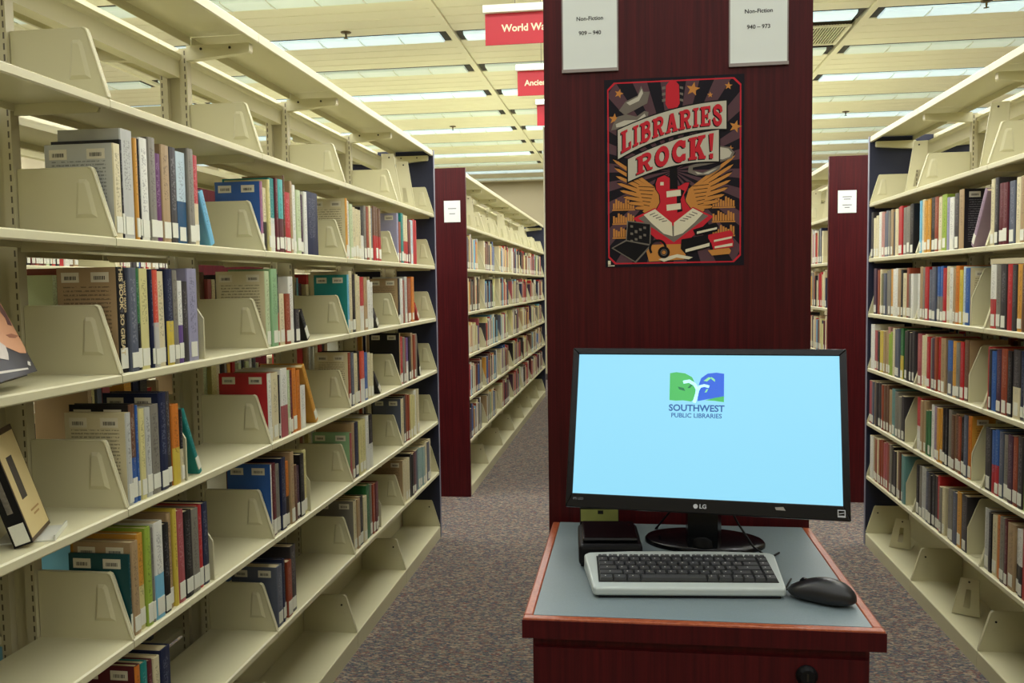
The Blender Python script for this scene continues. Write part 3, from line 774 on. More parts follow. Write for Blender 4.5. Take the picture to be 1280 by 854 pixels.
def stuff_mat():
    m = bpy.data.materials.new('far_book_covers')
    N, L, P = nt(m)
    at = N.new('ShaderNodeVertexColor'); at.layer_name = 'Col'
    tc = N.new('ShaderNodeTexCoord'); mp = N.new('ShaderNodeMapping'); mp.inputs['Scale'].default_value = (0, 160, 190)
    L.new(tc.outputs['Object'], mp.inputs[0])
    nz = N.new('ShaderNodeTexNoise'); nz.inputs['Scale'].default_value = 1; nz.inputs['Detail'].default_value = 1
    L.new(mp.outputs[0], nz.inputs['Vector'])
    cr = N.new('ShaderNodeValToRGB'); cr.color_ramp.elements[0].position = 0.52; cr.color_ramp.elements[1].position = 0.56
    L.new(nz.outputs[0], cr.inputs[0])
    mm = N.new('ShaderNodeMath'); mm.operation = 'MULTIPLY'; mm.inputs[1].default_value = 0.3
    L.new(cr.outputs[0], mm.inputs[0])
    mx = N.new('ShaderNodeMix'); mx.data_type = 'RGBA'; mx.inputs[7].default_value = (0.12, 0.11, 0.09, 1)
    ge = N.new('ShaderNodeNewGeometry'); sn = N.new('ShaderNodeSeparateXYZ'); L.new(ge.outputs['True Normal'], sn.inputs[0])
    ab = N.new('ShaderNodeMath'); ab.operation = 'ABSOLUTE'; L.new(sn.outputs[0], ab.inputs[0])
    gt = N.new('ShaderNodeMath'); gt.operation = 'GREATER_THAN'; gt.inputs[1].default_value = 0.8; L.new(ab.outputs[0], gt.inputs[0])
    m2 = N.new('ShaderNodeMath'); m2.operation = 'MULTIPLY'; L.new(mm.outputs[0], m2.inputs[0]); L.new(gt.outputs[0], m2.inputs[1])
    L.new(m2.outputs[0], mx.inputs[0]); L.new(at.outputs[0], mx.inputs[6]); L.new(mx.outputs[2], P.inputs['Base Color'])
    P.inputs['Roughness'].default_value = 0.45
    return m
mb = MB(); fcol = []
for (x, y, z, sg, d, t, h, c) in STUFF:
    cc = lin(PAL[c]); pg = lin((206, 190, 150)); lb = lin((222, 222, 204))
    r = min(0.004, t*0.3)
    prof = [(x, y-t/2+r), (x, y+t/2-r), (x-sg*r, y+t/2), (x-sg*d, y+t/2), (x-sg*d, y-t/2), (x-sg*r, y-t/2)]
    mb.prism(prof, 'z', z, z+h)
    fcol += [pg, pg]+[cc]*6
    if r2.random() < 0.85:
        lw = t*0.38
        mb.box(x-sg*0.002, x+sg*0.0008, y-lw, y+lw, z+0.01, z+0.052); fcol += [lb]*6
so = mb.build('books', stuff_mat())
ca = so.data.color_attributes.new('Col', 'FLOAT_COLOR', 'CORNER')
buf = []
for p, c in zip(so.data.polygons, fcol):
    buf += [c[0], c[1], c[2], 1.0]*p.loop_total
ca.data.foreach_set('color', buf)
tag(so, 'rows of small library books on the more distant shelves', 'books', kind='stuff')

# ------------------------------------------------------------------ loose steel book supports
def support_mesh(wb=0.10, wt=0.062, h=0.27, skew=0.02):
    mb = MB()
    o = [(-wb/2, 0), (wb/2, 0), (wt/2+skew, h), (-wt/2+skew, h)]
    i = [(-0.012, 0.035), (0.016, 0.035), (0.020, 0.12), (0.0, 0.12)]
    mb.ring(o, i, 'y', -0.0012, 0.0012)
    mb.box(-wb/2, wb/2, 0.0012, 0.10, 0, 0.0016)
    mb.tube([(-wb/2, 0, 0), (-wt/2+skew, 0, h)], 0.003, 5)
    mb.tube([(wb/2, 0, 0), (wt/2+skew, 0, h)], 0.003, 5)
    return mb.mesh('plate', CREAM)
sup_tall = support_mesh()
sup_short = support_mesh(0.11, 0.07, 0.17, 0.015)
def support(x, y, z, rz, label, me=sup_tall, tilt=0.0, mirror=False):
    t = empty('book_support', (x, y, z+0.003), rz)
    tag(t, label, 'bookend', 'loose cream steel book supports')
    inst('plate', me, t, (0, 0, 0), (tilt, 0, 0), (-1, 1, 1) if mirror else None)
    inst('rivet', screw_me, t, (0.012 if not mirror else -0.012, -0.0014, (0.25 if me is sup_tall else 0.155)), (math.pi/2, 0, 0))
    return t
Z1 = LEV[0]
support(-1.275, 4.60, Z1, 0.25, 'tall slotted steel book support on top shelf of left bookcase', mirror=True)
support(-1.275, 4.90, Z1, 0.3, 'farther steel book support on top shelf of left bookcase', mirror=True)
support(1.492, 4.80, Z1, -0.2, 'tall slotted steel book support standing on right top shelf', tilt=0.0)
support(1.49, 3.82, Z1, -0.2, 'tall steel book support at right edge of the top shelf')
support(1.505, 5.02, BASEZ+0.001, -0.5, 'slotted steel book support on right base shelf beside the end', sup_short)
support(1.495, 4.03, BASEZ+0.001, -0.5, 'slotted steel book support on right base shelf, nearer the camera', sup_short)
for i, yy in enumerate((6.9, 7.5, 7.85, 8.7, 9.3, 9.9, 10.38, 11.22)):
    support(-1.27, yy, Z1, 0.3, 'steel book support on far left top shelf, %s from cherry panel' % ORD[i], sup_tall if i % 3 == 0 else sup_short, mirror=True)
for i, yy in enumerate((6.75, 7.3)):
    support(1.49, yy, Z1, -0.3, 'steel book support on far right top shelf, %s from cherry panel' % ORD[i])

# white steel bookends holding up the left rows
be_me = MB().prism([(-0.12, 0), (0, 0), (0, 0.115), (-0.022, 0.15), (-0.12, 0.15)], 'y', -0.001, 0.001).box(-0.12, -0.012, 0.001, 0.05, 0, 0.0012).tube([(0, 0, 0.0), (0, 0, 0.114)], 0.0028, 5).tube([(0, 0, 0.114), (-0.022, 0, 0.149)], 0.0028, 5).mesh('plate', CREAM)
for (lv, yy, lab) in ((3, 2.312, 'third'), (4, 2.188, 'fourth'), (5, 2.318, 'fifth')):
    t = empty('bookend', (-1.203, yy, LEV[lv-1]+0.0006)); tag(t, 'white steel bookend ending the %s row, nearest full bay, left bookcase' % ORD[lv-1], 'bookend', 'white bookends on the left bookcase')
    inst('plate', be_me, t)
t = empty('bookend', (-1.203, 3.085, LEV[4]+0.0006)); tag(t, 'white steel bookend ending the fifth row, second bay, left bookcase', 'bookend', 'white bookends on the left bookcase'); inst('plate', be_me, t)
t = empty('bookend', (-1.203, 4.0, LEV[5]+0.0006)); tag(t, 'white steel bookend ending the sixth row, third bay, left bookcase', 'bookend', 'white bookends on the left bookcase'); inst('plate', be_me, t)

# tall cream bookends closing the rows of the right bookcase
bt_me = MB().prism([(-0.16, 0), (0, 0), (0, 0.115), (-0.045, 0.232), (-0.052, 0.238), (-0.16, 0.238)], 'y', -0.001, 0.001).box(-0.16, -0.012, 0.001, 0.05, 0, 0.0012).tube([(0, 0, 0.0), (0, 0, 0.115), (-0.045, 0, 0.232), (-0.053, 0, 0.238), (-0.158, 0, 0.238)], 0.0028, 5).mesh('plate', CREAM)
for (lv, by, yy) in ((3, 'middle', 3.815), (4, 'middle', 3.826), (5, 'farthest', 4.655), (5, 'middle', 3.780), (6, 'farthest', 4.625), (6, 'middle', 3.808)):
    t = empty('bookend', (1.414, yy, LEV[lv-1]+0.0006), math.pi); tag(t, 'tall cream bookend ending %s row, %s bay of right bookcase' % (ORD[lv-1], by), 'bookend', 'cream bookends on the right bookcase')
    inst('plate', bt_me, t)

# ------------------------------------------------------------------ two books shown face-out on the nearest left shelves
def oriented(parent, origin, xdir, updir):
    """place parent so local x runs along xdir, local z along updir"""
    x = Vector(xdir).normalized(); z = Vector(updir).normalized()
    y = z.cross(x).normalized(); z = x.cross(y)
    m = Matrix((x, y, z)).transposed().to_4x4()
    parent.matrix_world = Matrix.Translation(origin) @ m
    return parent

STAND = mat('clear_stand_acrylic', (214, 216, 204), rough=0.15)
# cream novel with a black spine
cov = Vector((-1.272, 1.720, 0))-Vector((-1.210, 1.582, 0))
cx = cov.normalized(); nrm = Vector((cx.y, -cx.x, 0)).normalized()
if nrm.x < 0: nrm = -nrm
upv = Vector((0, 0, math.cos(R(17))))-nrm*math.sin(R(17))
cb = empty('book'); tag(cb, 'cream novel with black spine leaning face-out on nearest left shelf', 'book', 'books displayed face-out')
oriented(cb, (-1.210, 1.582, LEV[3]+0.0115), cx, upv)
bw, bh, bt = 0.152, 0.236, 0.036
cnov = mat('cream_jacket', (206, 186, 130), rough=0.4, grain=0.12, gscale=14)
MB().box(0, bw, -0.0002, 0.002, 0, bh).box(0, bw, bt-0.002, bt, 0, bh).build('cover', mat('brown_board', (74, 56, 34), rough=0.5), cb)
MB().box(0.004, bw-0.006, -0.0008, -0.0002, 0.008, bh-0.012).build('jacket_front', cnov, cb)
MB().box(-0.003, 0.0, 0.0, bt, 0, bh).build('spine', BLACKPL, cb)
MB().box(0.001, bw-0.004, 0.002, bt-0.002, 0.003, bh-0.003).build('page_block', PAGES, cb)
ph = MB().box(0.036, 0.074, -0.0014, -0.0008, 0.085, 0.178).build('cover_picture', mat('photo_grey', (60, 54, 46), rough=0.5, grain=0.5, gscale=60), cb)
MB().box(-0.0036, 0.0, 0.003, bt-0.004, 0.004, 0.046).build('spine_label', SPINELABEL, cb)
MB().box(0.06, 0.122, -0.0011, -0.0008, 0.052, 0.056).build('cover_lettering', mat('ink_ochre', (164, 128, 76), rough=0.6, grain=0.3, gscale=300), cb)
MB().box(0.072, 0.112, -0.0011, -0.0008, 0.042, 0.046).build('cover_lettering', MATS['ink_ochre'], cb)
MB().box(-0.0034, -0.003, 0.013, 0.024, 0.07, 0.19).build('spine_title', mat('faded_title', (110, 104, 92), rough=0.6, grain=0.9, gscale=160), cb)
est = empty('book_easel', (-1.30, 1.66, LEV[3]+0.0005), math.atan2(cx.y, cx.x)); tag(est, 'small clear easel under the cream novel on left shelf', 'book stand', 'clear book easels')
MB().box(-0.07, 0.050, -0.080, 0.03, 0, 0.003).box(-0.07, 0.050, -0.083, -0.080, 0, 0.012).build('foot', STAND, est)

# cover with a close-up portrait
x0 = Vector((-1.17, 1.462, 0)); x1 = Vector((-1.25, 1.672, 0))
fx = (x1-x0).normalized(); fn = Vector((fx.y, -fx.x, 0)).normalized()
if fn.x < 0: fn = -fn
upf = Vector((0, 0, math.cos(R(24))))-fn*math.sin(R(24))
fb = empty('book'); tag(fb, 'book with close-up portrait cover cropped at the left edge', 'book', 'books displayed face-out')
oriented(fb, (-1.17, 1.462, LEV[2]+0.030), fx, upf)
fw, fh, ft = 0.226, 0.255, 0.022
MB().box(0, fw, -0.001, 0.001, 0, fh).box(0, fw, ft-0.002, ft, 0, fh).box(-0.002, 0, 0, ft, 0, fh).build('cover', mat('dark_jacket', (34, 34, 48), rough=0.35, grain=0.3, gscale=20), fb)
MB().box(0.001, fw-0.004, 0.001, ft-0.002, 0.003, fh-0.003).build('page_block', PAGES, fb)
def flat(name, pts, material, parent, y=-0.0012, th=0.0003):
    mb = MB().prism(pts, 'y', y-th, y)
    return mb.build(name, material, parent)
SKIN = mat('printed_skin', (206, 150, 112), rough=0.4, grain=0.12, gscale=12)
SKIN2 = mat('printed_skin_deep', (150, 92, 66), rough=0.4, grain=0.1, gscale=20)
flat('printed_face', [(0.226, 0.252), (0.226, 0.055), (0.216, 0.043), (0.18, 0.046), (0.121, 0.0645), (0.092, 0.08), (0.06, 0.13), (0.05, 0.2), (0.06, 0.252)], SKIN, fb, -0.0016)
flat('printed_collar', [(0.0, 0.06), (0.055, 0.045), (0.098, 0.037), (0.113, 0.05), (0.121, 0.066), (0.092, 0.084), (0.04, 0.11), (0.0, 0.10)], mat('printed_linen', (196, 186, 176), rough=0.5, grain=0.2, gscale=40), fb, -0.0020)
flat('printed_mouth', [(0.156, 0.089), (0.19, 0.090), (0.224, 0.083), (0.2, 0.079), (0.17, 0.082)], SKIN2, fb, -0.0020)
flat('printed_nose_side', [(0.214, 0.168), (0.224, 0.140), (0.220, 0.106), (0.199, 0.110), (0.205, 0.125), (0.1966, 0.138)], mat('printed_shade', (92, 58, 56), rough=0.4, grain=0.1, gscale=20), fb, -0.0020)
flat('printed_eye', [(0.14, 0.158), (0.16, 0.168), (0.18, 0.160), (0.16, 0.152)], mat('printed_eye_dark', (60, 44, 46), rough=0.4), fb, -0.0020)
flat('printed_hair', [(0.0, 0.254), (0.0, 0.11), (0.04, 0.12), (0.055, 0.18), (0.07, 0.254)], mat('printed_hair', (58, 40, 34), rough=0.5, grain=0.3, gscale=60), fb, -0.0022)
flat('printed_band', [(0.0, 0.016), (0.177, 0.0085), (0.177, 0.0125), (0.0, 0.021)], mat('printed_white', (200, 196, 186), rough=0.5), fb, -0.0020)
flat('printed_highlight', [(0.186, 0.018), (0.196, 0.026), (0.208, 0.022), (0.2, 0.014)], MATS['printed_white'], fb, -0.0020)
est = empty('book_easel', (-1.30, 1.545, LEV[2]+0.0005), math.atan2(fx.y, fx.x)); tag(est, 'clear acrylic easel holding the portrait book at left edge', 'book stand', 'clear book easels')
MB().box(-0.10, 0.03, -0.035, 0.05, 0, 0.003).box(-0.10, 0.03, -0.039, -0.035, 0, 0.012).box(-0.02, 0.02, 0.04, 0.044, 0, 0.10).build('foot', STAND, est)

# ------------------------------------------------------------------ red hanging signs
SIGNRED = mat('sign_red', (178, 22, 40), rough=0.45, grain=0.05, gscale=8)
SIGNWH = mat('sign_lettering', (226, 214, 186), rough=0.5)
RAILM = mat('sign_rail_white', (226, 232, 224), rough=0.35)
def hang_sign(y, xl, text, label, tx, nm):
    wd = 1.12
    t = empty('hanging_sign', (xl+wd/2, y, 2.70)); tag(t, label, 'sign', 'red signs hung over the middle bookcase')
    MB().box(-wd/2, wd/2, -0.003, 0.003, 0, 0.142).build('sign_board', SIGNRED, t)
    rl = MB().prism([(-0.026, 0.142), (0.026, 0.142), (0.026, 0.160), (0.018, 0.178), (-0.018, 0.178), (-0.026, 0.160)], 'x', -wd/2-0.008, wd/2+0.008).build('rail', RAILM, t)
    for q in (-0.42, 0.42):
        MB().tube([(q, 0, 0.176), (q, 0, 0.598)], 0.0012, 5).build('hanger_wire', SCREW, t)
    if text:
        inst('lettering', text_mesh('lettering', text, 0.0455, SIGNWH, 'LEFT', bold=0.0012), t, (-wd/2+tx, -0.0034, 0.072), (math.pi/2, 0, 0))
hang_sign(4.02, -0.652, 'World War', 'red hanging sign reading World War left of the poster panel', 0.077, 1)
hang_sign(5.11, -0.642, 'Ancient', 'red hanging sign reading Ancient below and behind the first', 0.042, 2)
hang_sign(6.08, -0.630, '', 'farthest red hanging sign, mostly hidden by the poster panel', 0.05, 3)

# ------------------------------------------------------------------ notices, paper labels
def notice(x0, x1, z0, z1, y, lines, size, label, holder=True, rz=0.0, group='printed call number notices'):
    t = empty('notice', ((x0+x1)/2, y, z0), rz); tag(t, label, 'notice', group)
    wd, ht = x1-x0, z1-z0
    MB().box(-wd/2, wd/2, -0.0016, -0.0004, 0.0, ht).build('paper', PAPER, t)
    if holder:
        h = mat('clear_holder_edge', (150, 140, 135), rough=0.25)
        MB().box(-wd/2-0.003, wd/2+0.003, -0.0004, 0.0, -0.004, ht).build('holder_back', h, t)
        MB().box(-wd/2-0.003, wd/2+0.003, -0.006, -0.0004, -0.006, 0.001).build('holder_ledge', h, t)
    for (s, zz) in lines:
        if isinstance(s, float):          # print too small to read in the photograph: a grey line of type
            MB().box(-s/2, s/2, -0.0018, -0.0016, zz-0.003, zz+0.003).build('print', mat('blurred_print', (128, 128, 126), rough=0.8, grain=0.5, gscale=400), t)
            continue
        inst('print', text_mesh('print', s, size, PRINTINK, bold=size*0.02), t, (0, -0.0019, zz), (math.pi/2, 0, 0))
    return t
notice(-0.1455, -0.024, 2.078, 2.245, 1.9995, [('Non-Fiction', 0.113), ('909 – 940', 0.081)], 0.0125, 'white notice reading Non-Fiction 909 – 940 above the poster', rz=0.0)
notice(0.2255, 0.3475, 2.074, 2.241, 1.9995, [('Non-Fiction', 0.113), ('940 – 973', 0.079)], 0.0125, 'white notice reading Non-Fiction 940 – 973 right of the poster top')
notice(-1.354, -1.232, 2.062, 2.220, YF-0.0275, [(0.062, 0.100), (0.044, 0.062)], 0.0125, 'white notice on cherry end panel beyond the left bookcase', holder=False)
notice(1.457, 1.582, 2.063, 2.220, YF+0.055-0.0275, [(0.062, 0.112), (0.046, 0.096), (0.062, 0.055), (0.034, 0.038)], 0.0115, 'white notice on cherry end panel beside the right bookcase', holder=False)
strip = MB().box(-0.0035, 0.0, -0.012, 0.006, 1.475, 1.955).build('edge_guard', mat('white_edge_guard', (226, 222, 196), rough=0.4), None, (CXC-HALF-0.003, 2.012, 0))
soften(strip, 0.0015)
tag(strip, 'thin white plastic strip on left edge of the poster panel', 'edge guard')

# ------------------------------------------------------------------ poster
PX0, PX1, PZ0, PZ1 = -0.0535, 0.2565, 1.6295, 2.053
PY = 1.9985
poster = empty('poster', (PX0, PY+0.001, PZ0)); tag(poster, 'Libraries Rock poster with winged guitar and open book on cherry panel', 'poster')
PW, PH = PX1-PX0, PZ1-PZ0
def U(x, y):        # design grid of the print: 412 wide, 560 high, y down
    return (x/412.0*PW, (1-y/560.0)*PH)
C_ = lambda n, c: mat('poster_'+n, c, rough=0.5, spec=0.15)
P_DARK, P_RAY, P_RED, P_GREY, P_TAN, P_CREAM, P_BLK, P_SHAD = C_('ground', (24, 20, 28)), C_('ray', (86, 60, 66)), C_('red', (190, 38, 50)), C_('ribbon', (186, 180, 162)), C_('tan', (190, 128, 62)), C_('page', (214, 206, 178)), C_('black', (18, 16, 18)), C_('ribbon_shade', (112, 104, 94))
layer = [0]
def art(name, polys, material, z):
    mb = MB()
    for k, pl in enumerate(polys):      # every inked piece is its own thin layer
        y = -0.0005-z*0.00012-0.00009*k/len(polys)
        q = [U(*p) for p in pl]
        mb.poly([(a, y, b) for a, b in q])
    return mb.build(name, material, poster)
MB().box(0, PW, -0.0004, 0.0, 0, PH).build('sheet', P_DARK, poster)
# sunburst
cx_, cy_ = 205, 275
rays = []
def edge_pt(a):
    dx, dy = math.cos(a), math.sin(a); t = 1e9
    if dx > 1e-9: t = min(t, (404-cx_)/dx)
    if dx < -1e-9: t = min(t, (8-cx_)/dx)
    if dy > 1e-9: t = min(t, (552-cy_)/dy)
    if dy < -1e-9: t = min(t, (8-cy_)/dy)
    return (cx_+dx*t, cy_+dy*t)
NR = 22
for k in range(NR):
    a0, a1 = 2*math.pi*k/NR, 2*math.pi*(k+0.5)/NR
    rays.append([(cx_, cy_), edge_pt(a0), edge_pt(a1)])
art('sunburst', rays, P_RAY, 1)
def octo(i, c):
    return [(i+c, i), (412-i-c, i), (412-i-c*0.3, i+c*0.7), (412-i, i+c), (412-i, 560-i-c), (412-i-c*0.7, 560-i-c*0.3), (412-i-c, 560-i), (i+c, 560-i), (i+c*0.3, 560-i-c*0.7), (i, 560-i-c), (i, i+c), (i+c*0.7, i+c*0.3)]
def octring(i, c, tk):
    o, n = octo(i, c), octo(i+tk, c)
    return [[o[k], o[(k+1) % 12], n[(k+1) % 12], n[k]] for k in range(12)]
art('border', octring(9, 20, 4), P_RED, 2)
def star(x, y, r, rot=0.0):
    return [(x+(r if k % 2 == 0 else r*0.42)*math.sin(rot+math.pi*k/5), y-(r if k % 2 == 0 else r*0.42)*math.cos(rot+math.pi*k/5)) for k in range(10)]
art('stars', [star(*s) for s in ((263, 38, 21, .2), (44, 42, 14, .3), (30, 116, 17, .1), (386, 152, 19, .3), (366, 33, 12, .1), (313, 57, 9, 0), (372, 215, 9, .2))], P_TAN, 3)
# guitar head and neck
art('guitar_head', [[(184, 24), (194, 12), (212, 12), (222, 24), (224, 78), (216, 92), (190, 92), (182, 78)]], P_RED, 3)
art('tuning_pegs', [[(172, 28+k*18), (182, 26+k*18), (182, 34+k*18), (172, 36+k*18)] for k in range(3)]+[[(224, 28+k*18), (234, 30+k*18), (234, 38+k*18), (224, 34+k*18)] for k in range(3)], P_SHAD, 3)
# wings: fans of overlapping feathers
def wing(sx):
    fs = []
    base = (205+sx*48, 365)
    specs = [(150, 88, 205), (165, 120, 172), (172, 150, 158), (174, 182, 144), (170, 214, 128), (160, 246, 108), (142, 272, 86), (118, 294, 64), (90, 312, 46)]
    tips = [(181, 236), (176, 262), (172, 286), (168, 308), (160, 330), (150, 350), (136, 368), (116, 384), (92, 394)]
    for k, (tx, ty) in enumerate(tips):
        bx, by = 205+sx*(52+4*k*0), 330+k*8
        ex, ey = 205+sx*tx, ty
        dx, dy = ex-bx, ey-by; l = math.hypot(dx, dy); nx, ny = -dy/l*6.6, dx/l*6.6
        fs.append([(bx+nx*.6, by+ny*.6), (bx+dx*.55+nx, by+dy*.55+ny), (bx+dx*.9+nx*.7, by+dy*.9+ny*.7), (ex, ey), (bx+dx*.9-nx*.5, by+dy*.9-ny*.5), (bx+dx*.5-nx*.7, by+dy*.5-ny*.7), (bx-nx*.6, by-ny*.6)])
    body = [(205+sx*p, q) for p, q in ((30, 380), (46, 330), (76, 312), (104, 314), (112, 334), (96, 362), (70, 388), (44, 398))]
    return fs, body
for sx in (-1, 1):
    fs, body = wing(sx)
    big = []
    for f in fs:
        gx = sum(p[0] for p in f)/len(f); gy = sum(p[1] for p in f)/len(f)
        big.append([(gx+(p[0]-gx)*1.05, gy+(p[1]-gy)*1.25+1) for p in f])
    art('wing_outline', big, P_BLK, 3)
    art('wing_feathers', fs+[body], P_TAN, 4)
    art('wing_lines', [[(205+sx*(56+k*3), 322+k*11), (205+sx*(104-k*3), 318+k*11), (205+sx*(104-k*3), 320+k*11), (205+sx*(56+k*3), 324+k*11)] for k in range(6)], P_BLK, 5)
# guitar body
gb = [(152, 314), (158, 296), (178, 288), (196, 298), (204, 320), (222, 322), (240, 312), (252, 312), (246, 330), (236, 348), (240, 368), (254, 388), (252, 412), (205, 432), (156, 412), (154, 390), (166, 368), (164, 346), (154, 330)]
art('guitar_outline', [[(205+(x-205)*1.07, 356+(y-356)*1.05) for x, y in gb]], P_BLK, 5)
art('guitar_body', [gb], P_RED, 6)
art('guitar_neck', [[(194, 262), (216, 262), (218, 330), (194, 330)], [(224, 330), (238, 336), (226, 362), (232, 396), (216, 400), (214, 340)]], P_BLK, 7)
art('guitar_pickups', [[(184, 336), (226, 332), (227, 350), (185, 354)], [(184, 376), (226, 372), (227, 390), (185, 394)], [(166, 308), (176, 308), (176, 318), (166, 318)]], P_CREAM, 8)
# open book
art('book_cover_red', [[(84, 414), (150, 384), (204, 428), (262, 384), (322, 414), (232, 500), (178, 500)]], P_RED, 8)
art('book_cover_dark', [[(100, 414), (146, 394), (204, 440), (264, 394), (308, 412), (206, 488)]], P_SHAD, 9)
art('book_pages', [[(116, 404), (150, 388), (200, 430), (202, 470), (176, 462), (140, 430)], [(292, 404), (262, 388), (206, 430), (206, 470), (232, 462), (268, 430)]], P_CREAM, 10)
art('book_page_lines', [[(134+k*9, 404+k*5), (150+k*9, 398+k*6), (151+k*9, 400+k*6), (135+k*9, 407+k*5)] for k in range(5)]+[[(276-k*9, 404+k*5), (260-k*9, 398+k*6), (259-k*9, 400+k*6), (275-k*9, 407+k*5)] for k in range(5)], P_SHAD, 11)
# little bookshelves either side
for (bx0, n) in ((22, 9), (318, 9)):
    sb_ = []
    for r_ in range(3):
        y0 = 352+r_*42
        sb_.append([(bx0, y0+34), (bx0+68, y0+34), (bx0+68, y0+38), (bx0, y0+38)])
        for k in range(n):
            hh = 18+((k*7+r_*5) % 4)*4
            sb_.append([(bx0+2+k*7.3, y0+34-hh), (bx0+7.5+k*7.3, y0+34-hh), (bx0+7.5+k*7.3, y0+33), (bx0+2+k*7.3, y0+33)])
    art('printed_shelves', sb_, P_TAN, 2)
# laptop, headphones, book piles
art('laptop_edge', [[(66, 420), (138, 430), (136, 496), (62, 482)], [(18, 502), (62, 478), (140, 496), (92, 548)]], P_SHAD, 12)
art('laptop', [[(69, 424), (135, 433), (133, 492), (65, 479)], [(24, 502), (64, 482), (133, 497), (90, 543)]], P_BLK, 13)
art('laptop_icons', [[(76+((k*13) % 52), 434+(k*17 % 46)), (84+((k*13) % 52), 435+(k*17 % 46)), (84+((k*13) % 52), 442+(k*17 % 46)), (76+((k*13) % 52), 441+(k*17 % 46))] for k in range(11)], P_SHAD, 14)
def arc(cx, cy, r0, r1, a0, a1, n=14):
    out = []
    for k in range(n):
        p, q = a0+(a1-a0)*k/n, a0+(a1-a0)*(k+1)/n
        out.append([(cx+r1*math.cos(p), cy+r1*math.sin(p)), (cx+r1*math.cos(q), cy+r1*math.sin(q)), (cx+r0*math.cos(q), cy+r0*math.sin(q)), (cx+r0*math.cos(p), cy+r0*math.sin(p))])
    return out
art('printed_table', [[(118, 494), (250, 494), (236, 540), (132, 545)]], P_TAN, 9)
art('headphones', arc(158, 505, 20, 27, math.pi*0.8, math.pi*2.1)+arc(176, 518, 6, 18, 0, 2*math.pi), P_BLK, 14)
art('headphone_rim', arc(176, 518, 8, 10, 0, 2*math.pi), P_SHAD, 15)
art('pile_red', [[(308, 468), (372, 456), (380, 464), (378, 482), (320, 494), (306, 486)], [(316, 492), (378, 482), (382, 490), (380, 506), (322, 512)]], P_RED, 12)
art('pile_dark', [[(228, 480), (300, 468), (312, 486), (312, 506), (240, 524), (226, 508)], [(262, 452), (330, 432), (338, 444), (334, 458), (270, 470)]], P_BLK, 13)
art('pile_pages', [[(240, 510), (311, 492), (311, 502), (240, 519)], [(324, 484), (376, 474), (376, 480), (324, 490)], [(326, 503), (378, 494), (378, 502), (326, 509)], [(274, 458), (333, 446), (333, 452), (274, 465)]], P_CREAM, 14)
art('pile_tan', [[(306, 514), (368, 508), (374, 516), (370, 526), (318, 530)]], P_TAN, 12)
art('open_paper', [[(160, 538), (216, 524), (262, 534), (250, 540), (214, 534), (176, 546)]], P_CREAM, 12)
art('printer_mark', [[(8, 540), (16, 540), (16, 552), (8, 552)], [(8, 554), (28, 554), (28, 557), (8, 557)]], P_CREAM, 16)
# ribbon
def topc(x): return 144-0.52*(x-40)+0.00062*(x-40)**2*0.9 if False else 96-14*math.sin((x-40)/320*math.pi*0.5)-(x-40)*0.055+46*(1-(x-40)/320)**1.3
def ribbon(x0, x1, f0, f1, n=14):
    return [[(x0+(x1-x0)*k/n, f0(x0+(x1-x0)*k/n)), (x0+(x1-x0)*(k+1)/n, f0(x0+(x1-x0)*(k+1)/n)), (x0+(x1-x0)*(k+1)/n, f1(x0+(x1-x0)*(k+1)/n)), (x0+(x1-x0)*k/n, f1(x0+(x1-x0)*k/n))] for k in range(n)]
def q3(a, b, c):      # parabola through (40,a),(200,b),(360,c)
    def f(x):
        t = (x-40)/320.0
        return a*(1-t)*(1-2*t)+4*b*t*(1-t)+c*t*(2*t-1)
    return f
t1, b1 = q3(150, 97, 76), q3(236, 172, 158)
t2, b2 = q3(252, 188, 158), q3(318, 262, 254)
art('ribbon_tail', [[(44, 92), (64, 66), (100, 50), (110, 22), (118, 40), (136, 40), (128, 74), (92, 92), (62, 106)], [(40, 110), (66, 104), (96, 112), (120, 96), (132, 100), (130, 116), (70, 142), (20, 150), (26, 132)], [(336, 206), (370, 212), (384, 228), (376, 244), (350, 252), (336, 250)], [(346, 246), (360, 250), (300, 262), (262, 268), (250, 274), (250, 264), (296, 250)], [(250, 264), (262, 262), (262, 276), (290, 284), (320, 272), (344, 262), (340, 276), (308, 292), (272, 292), (248, 282)]], P_SHAD, 10)
art('ribbon_tail_light', [[(66, 70), (100, 54), (112, 30), (116, 44), (104, 66), (76, 78)], [(34, 132), (60, 122), (98, 122), (120, 104), (124, 112), (76, 136), (36, 142)], [(338, 210), (366, 216), (376, 228), (370, 240), (350, 247), (338, 246)], [(268, 280), (292, 287), (320, 276), (334, 272), (308, 288), (276, 288)]], P_GREY, 11)
art('ribbon_shadow', ribbon(36, 364, lambda x: t1(x)-4, lambda x: b1(x)+5)+ribbon(66, 342, lambda x: t2(x)-3, lambda x: b2(x)+5), P_BLK, 12)
art('ribbon', ribbon(40, 360, t1, b1)+ribbon(70, 338, t2, b2), P_GREY, 13)
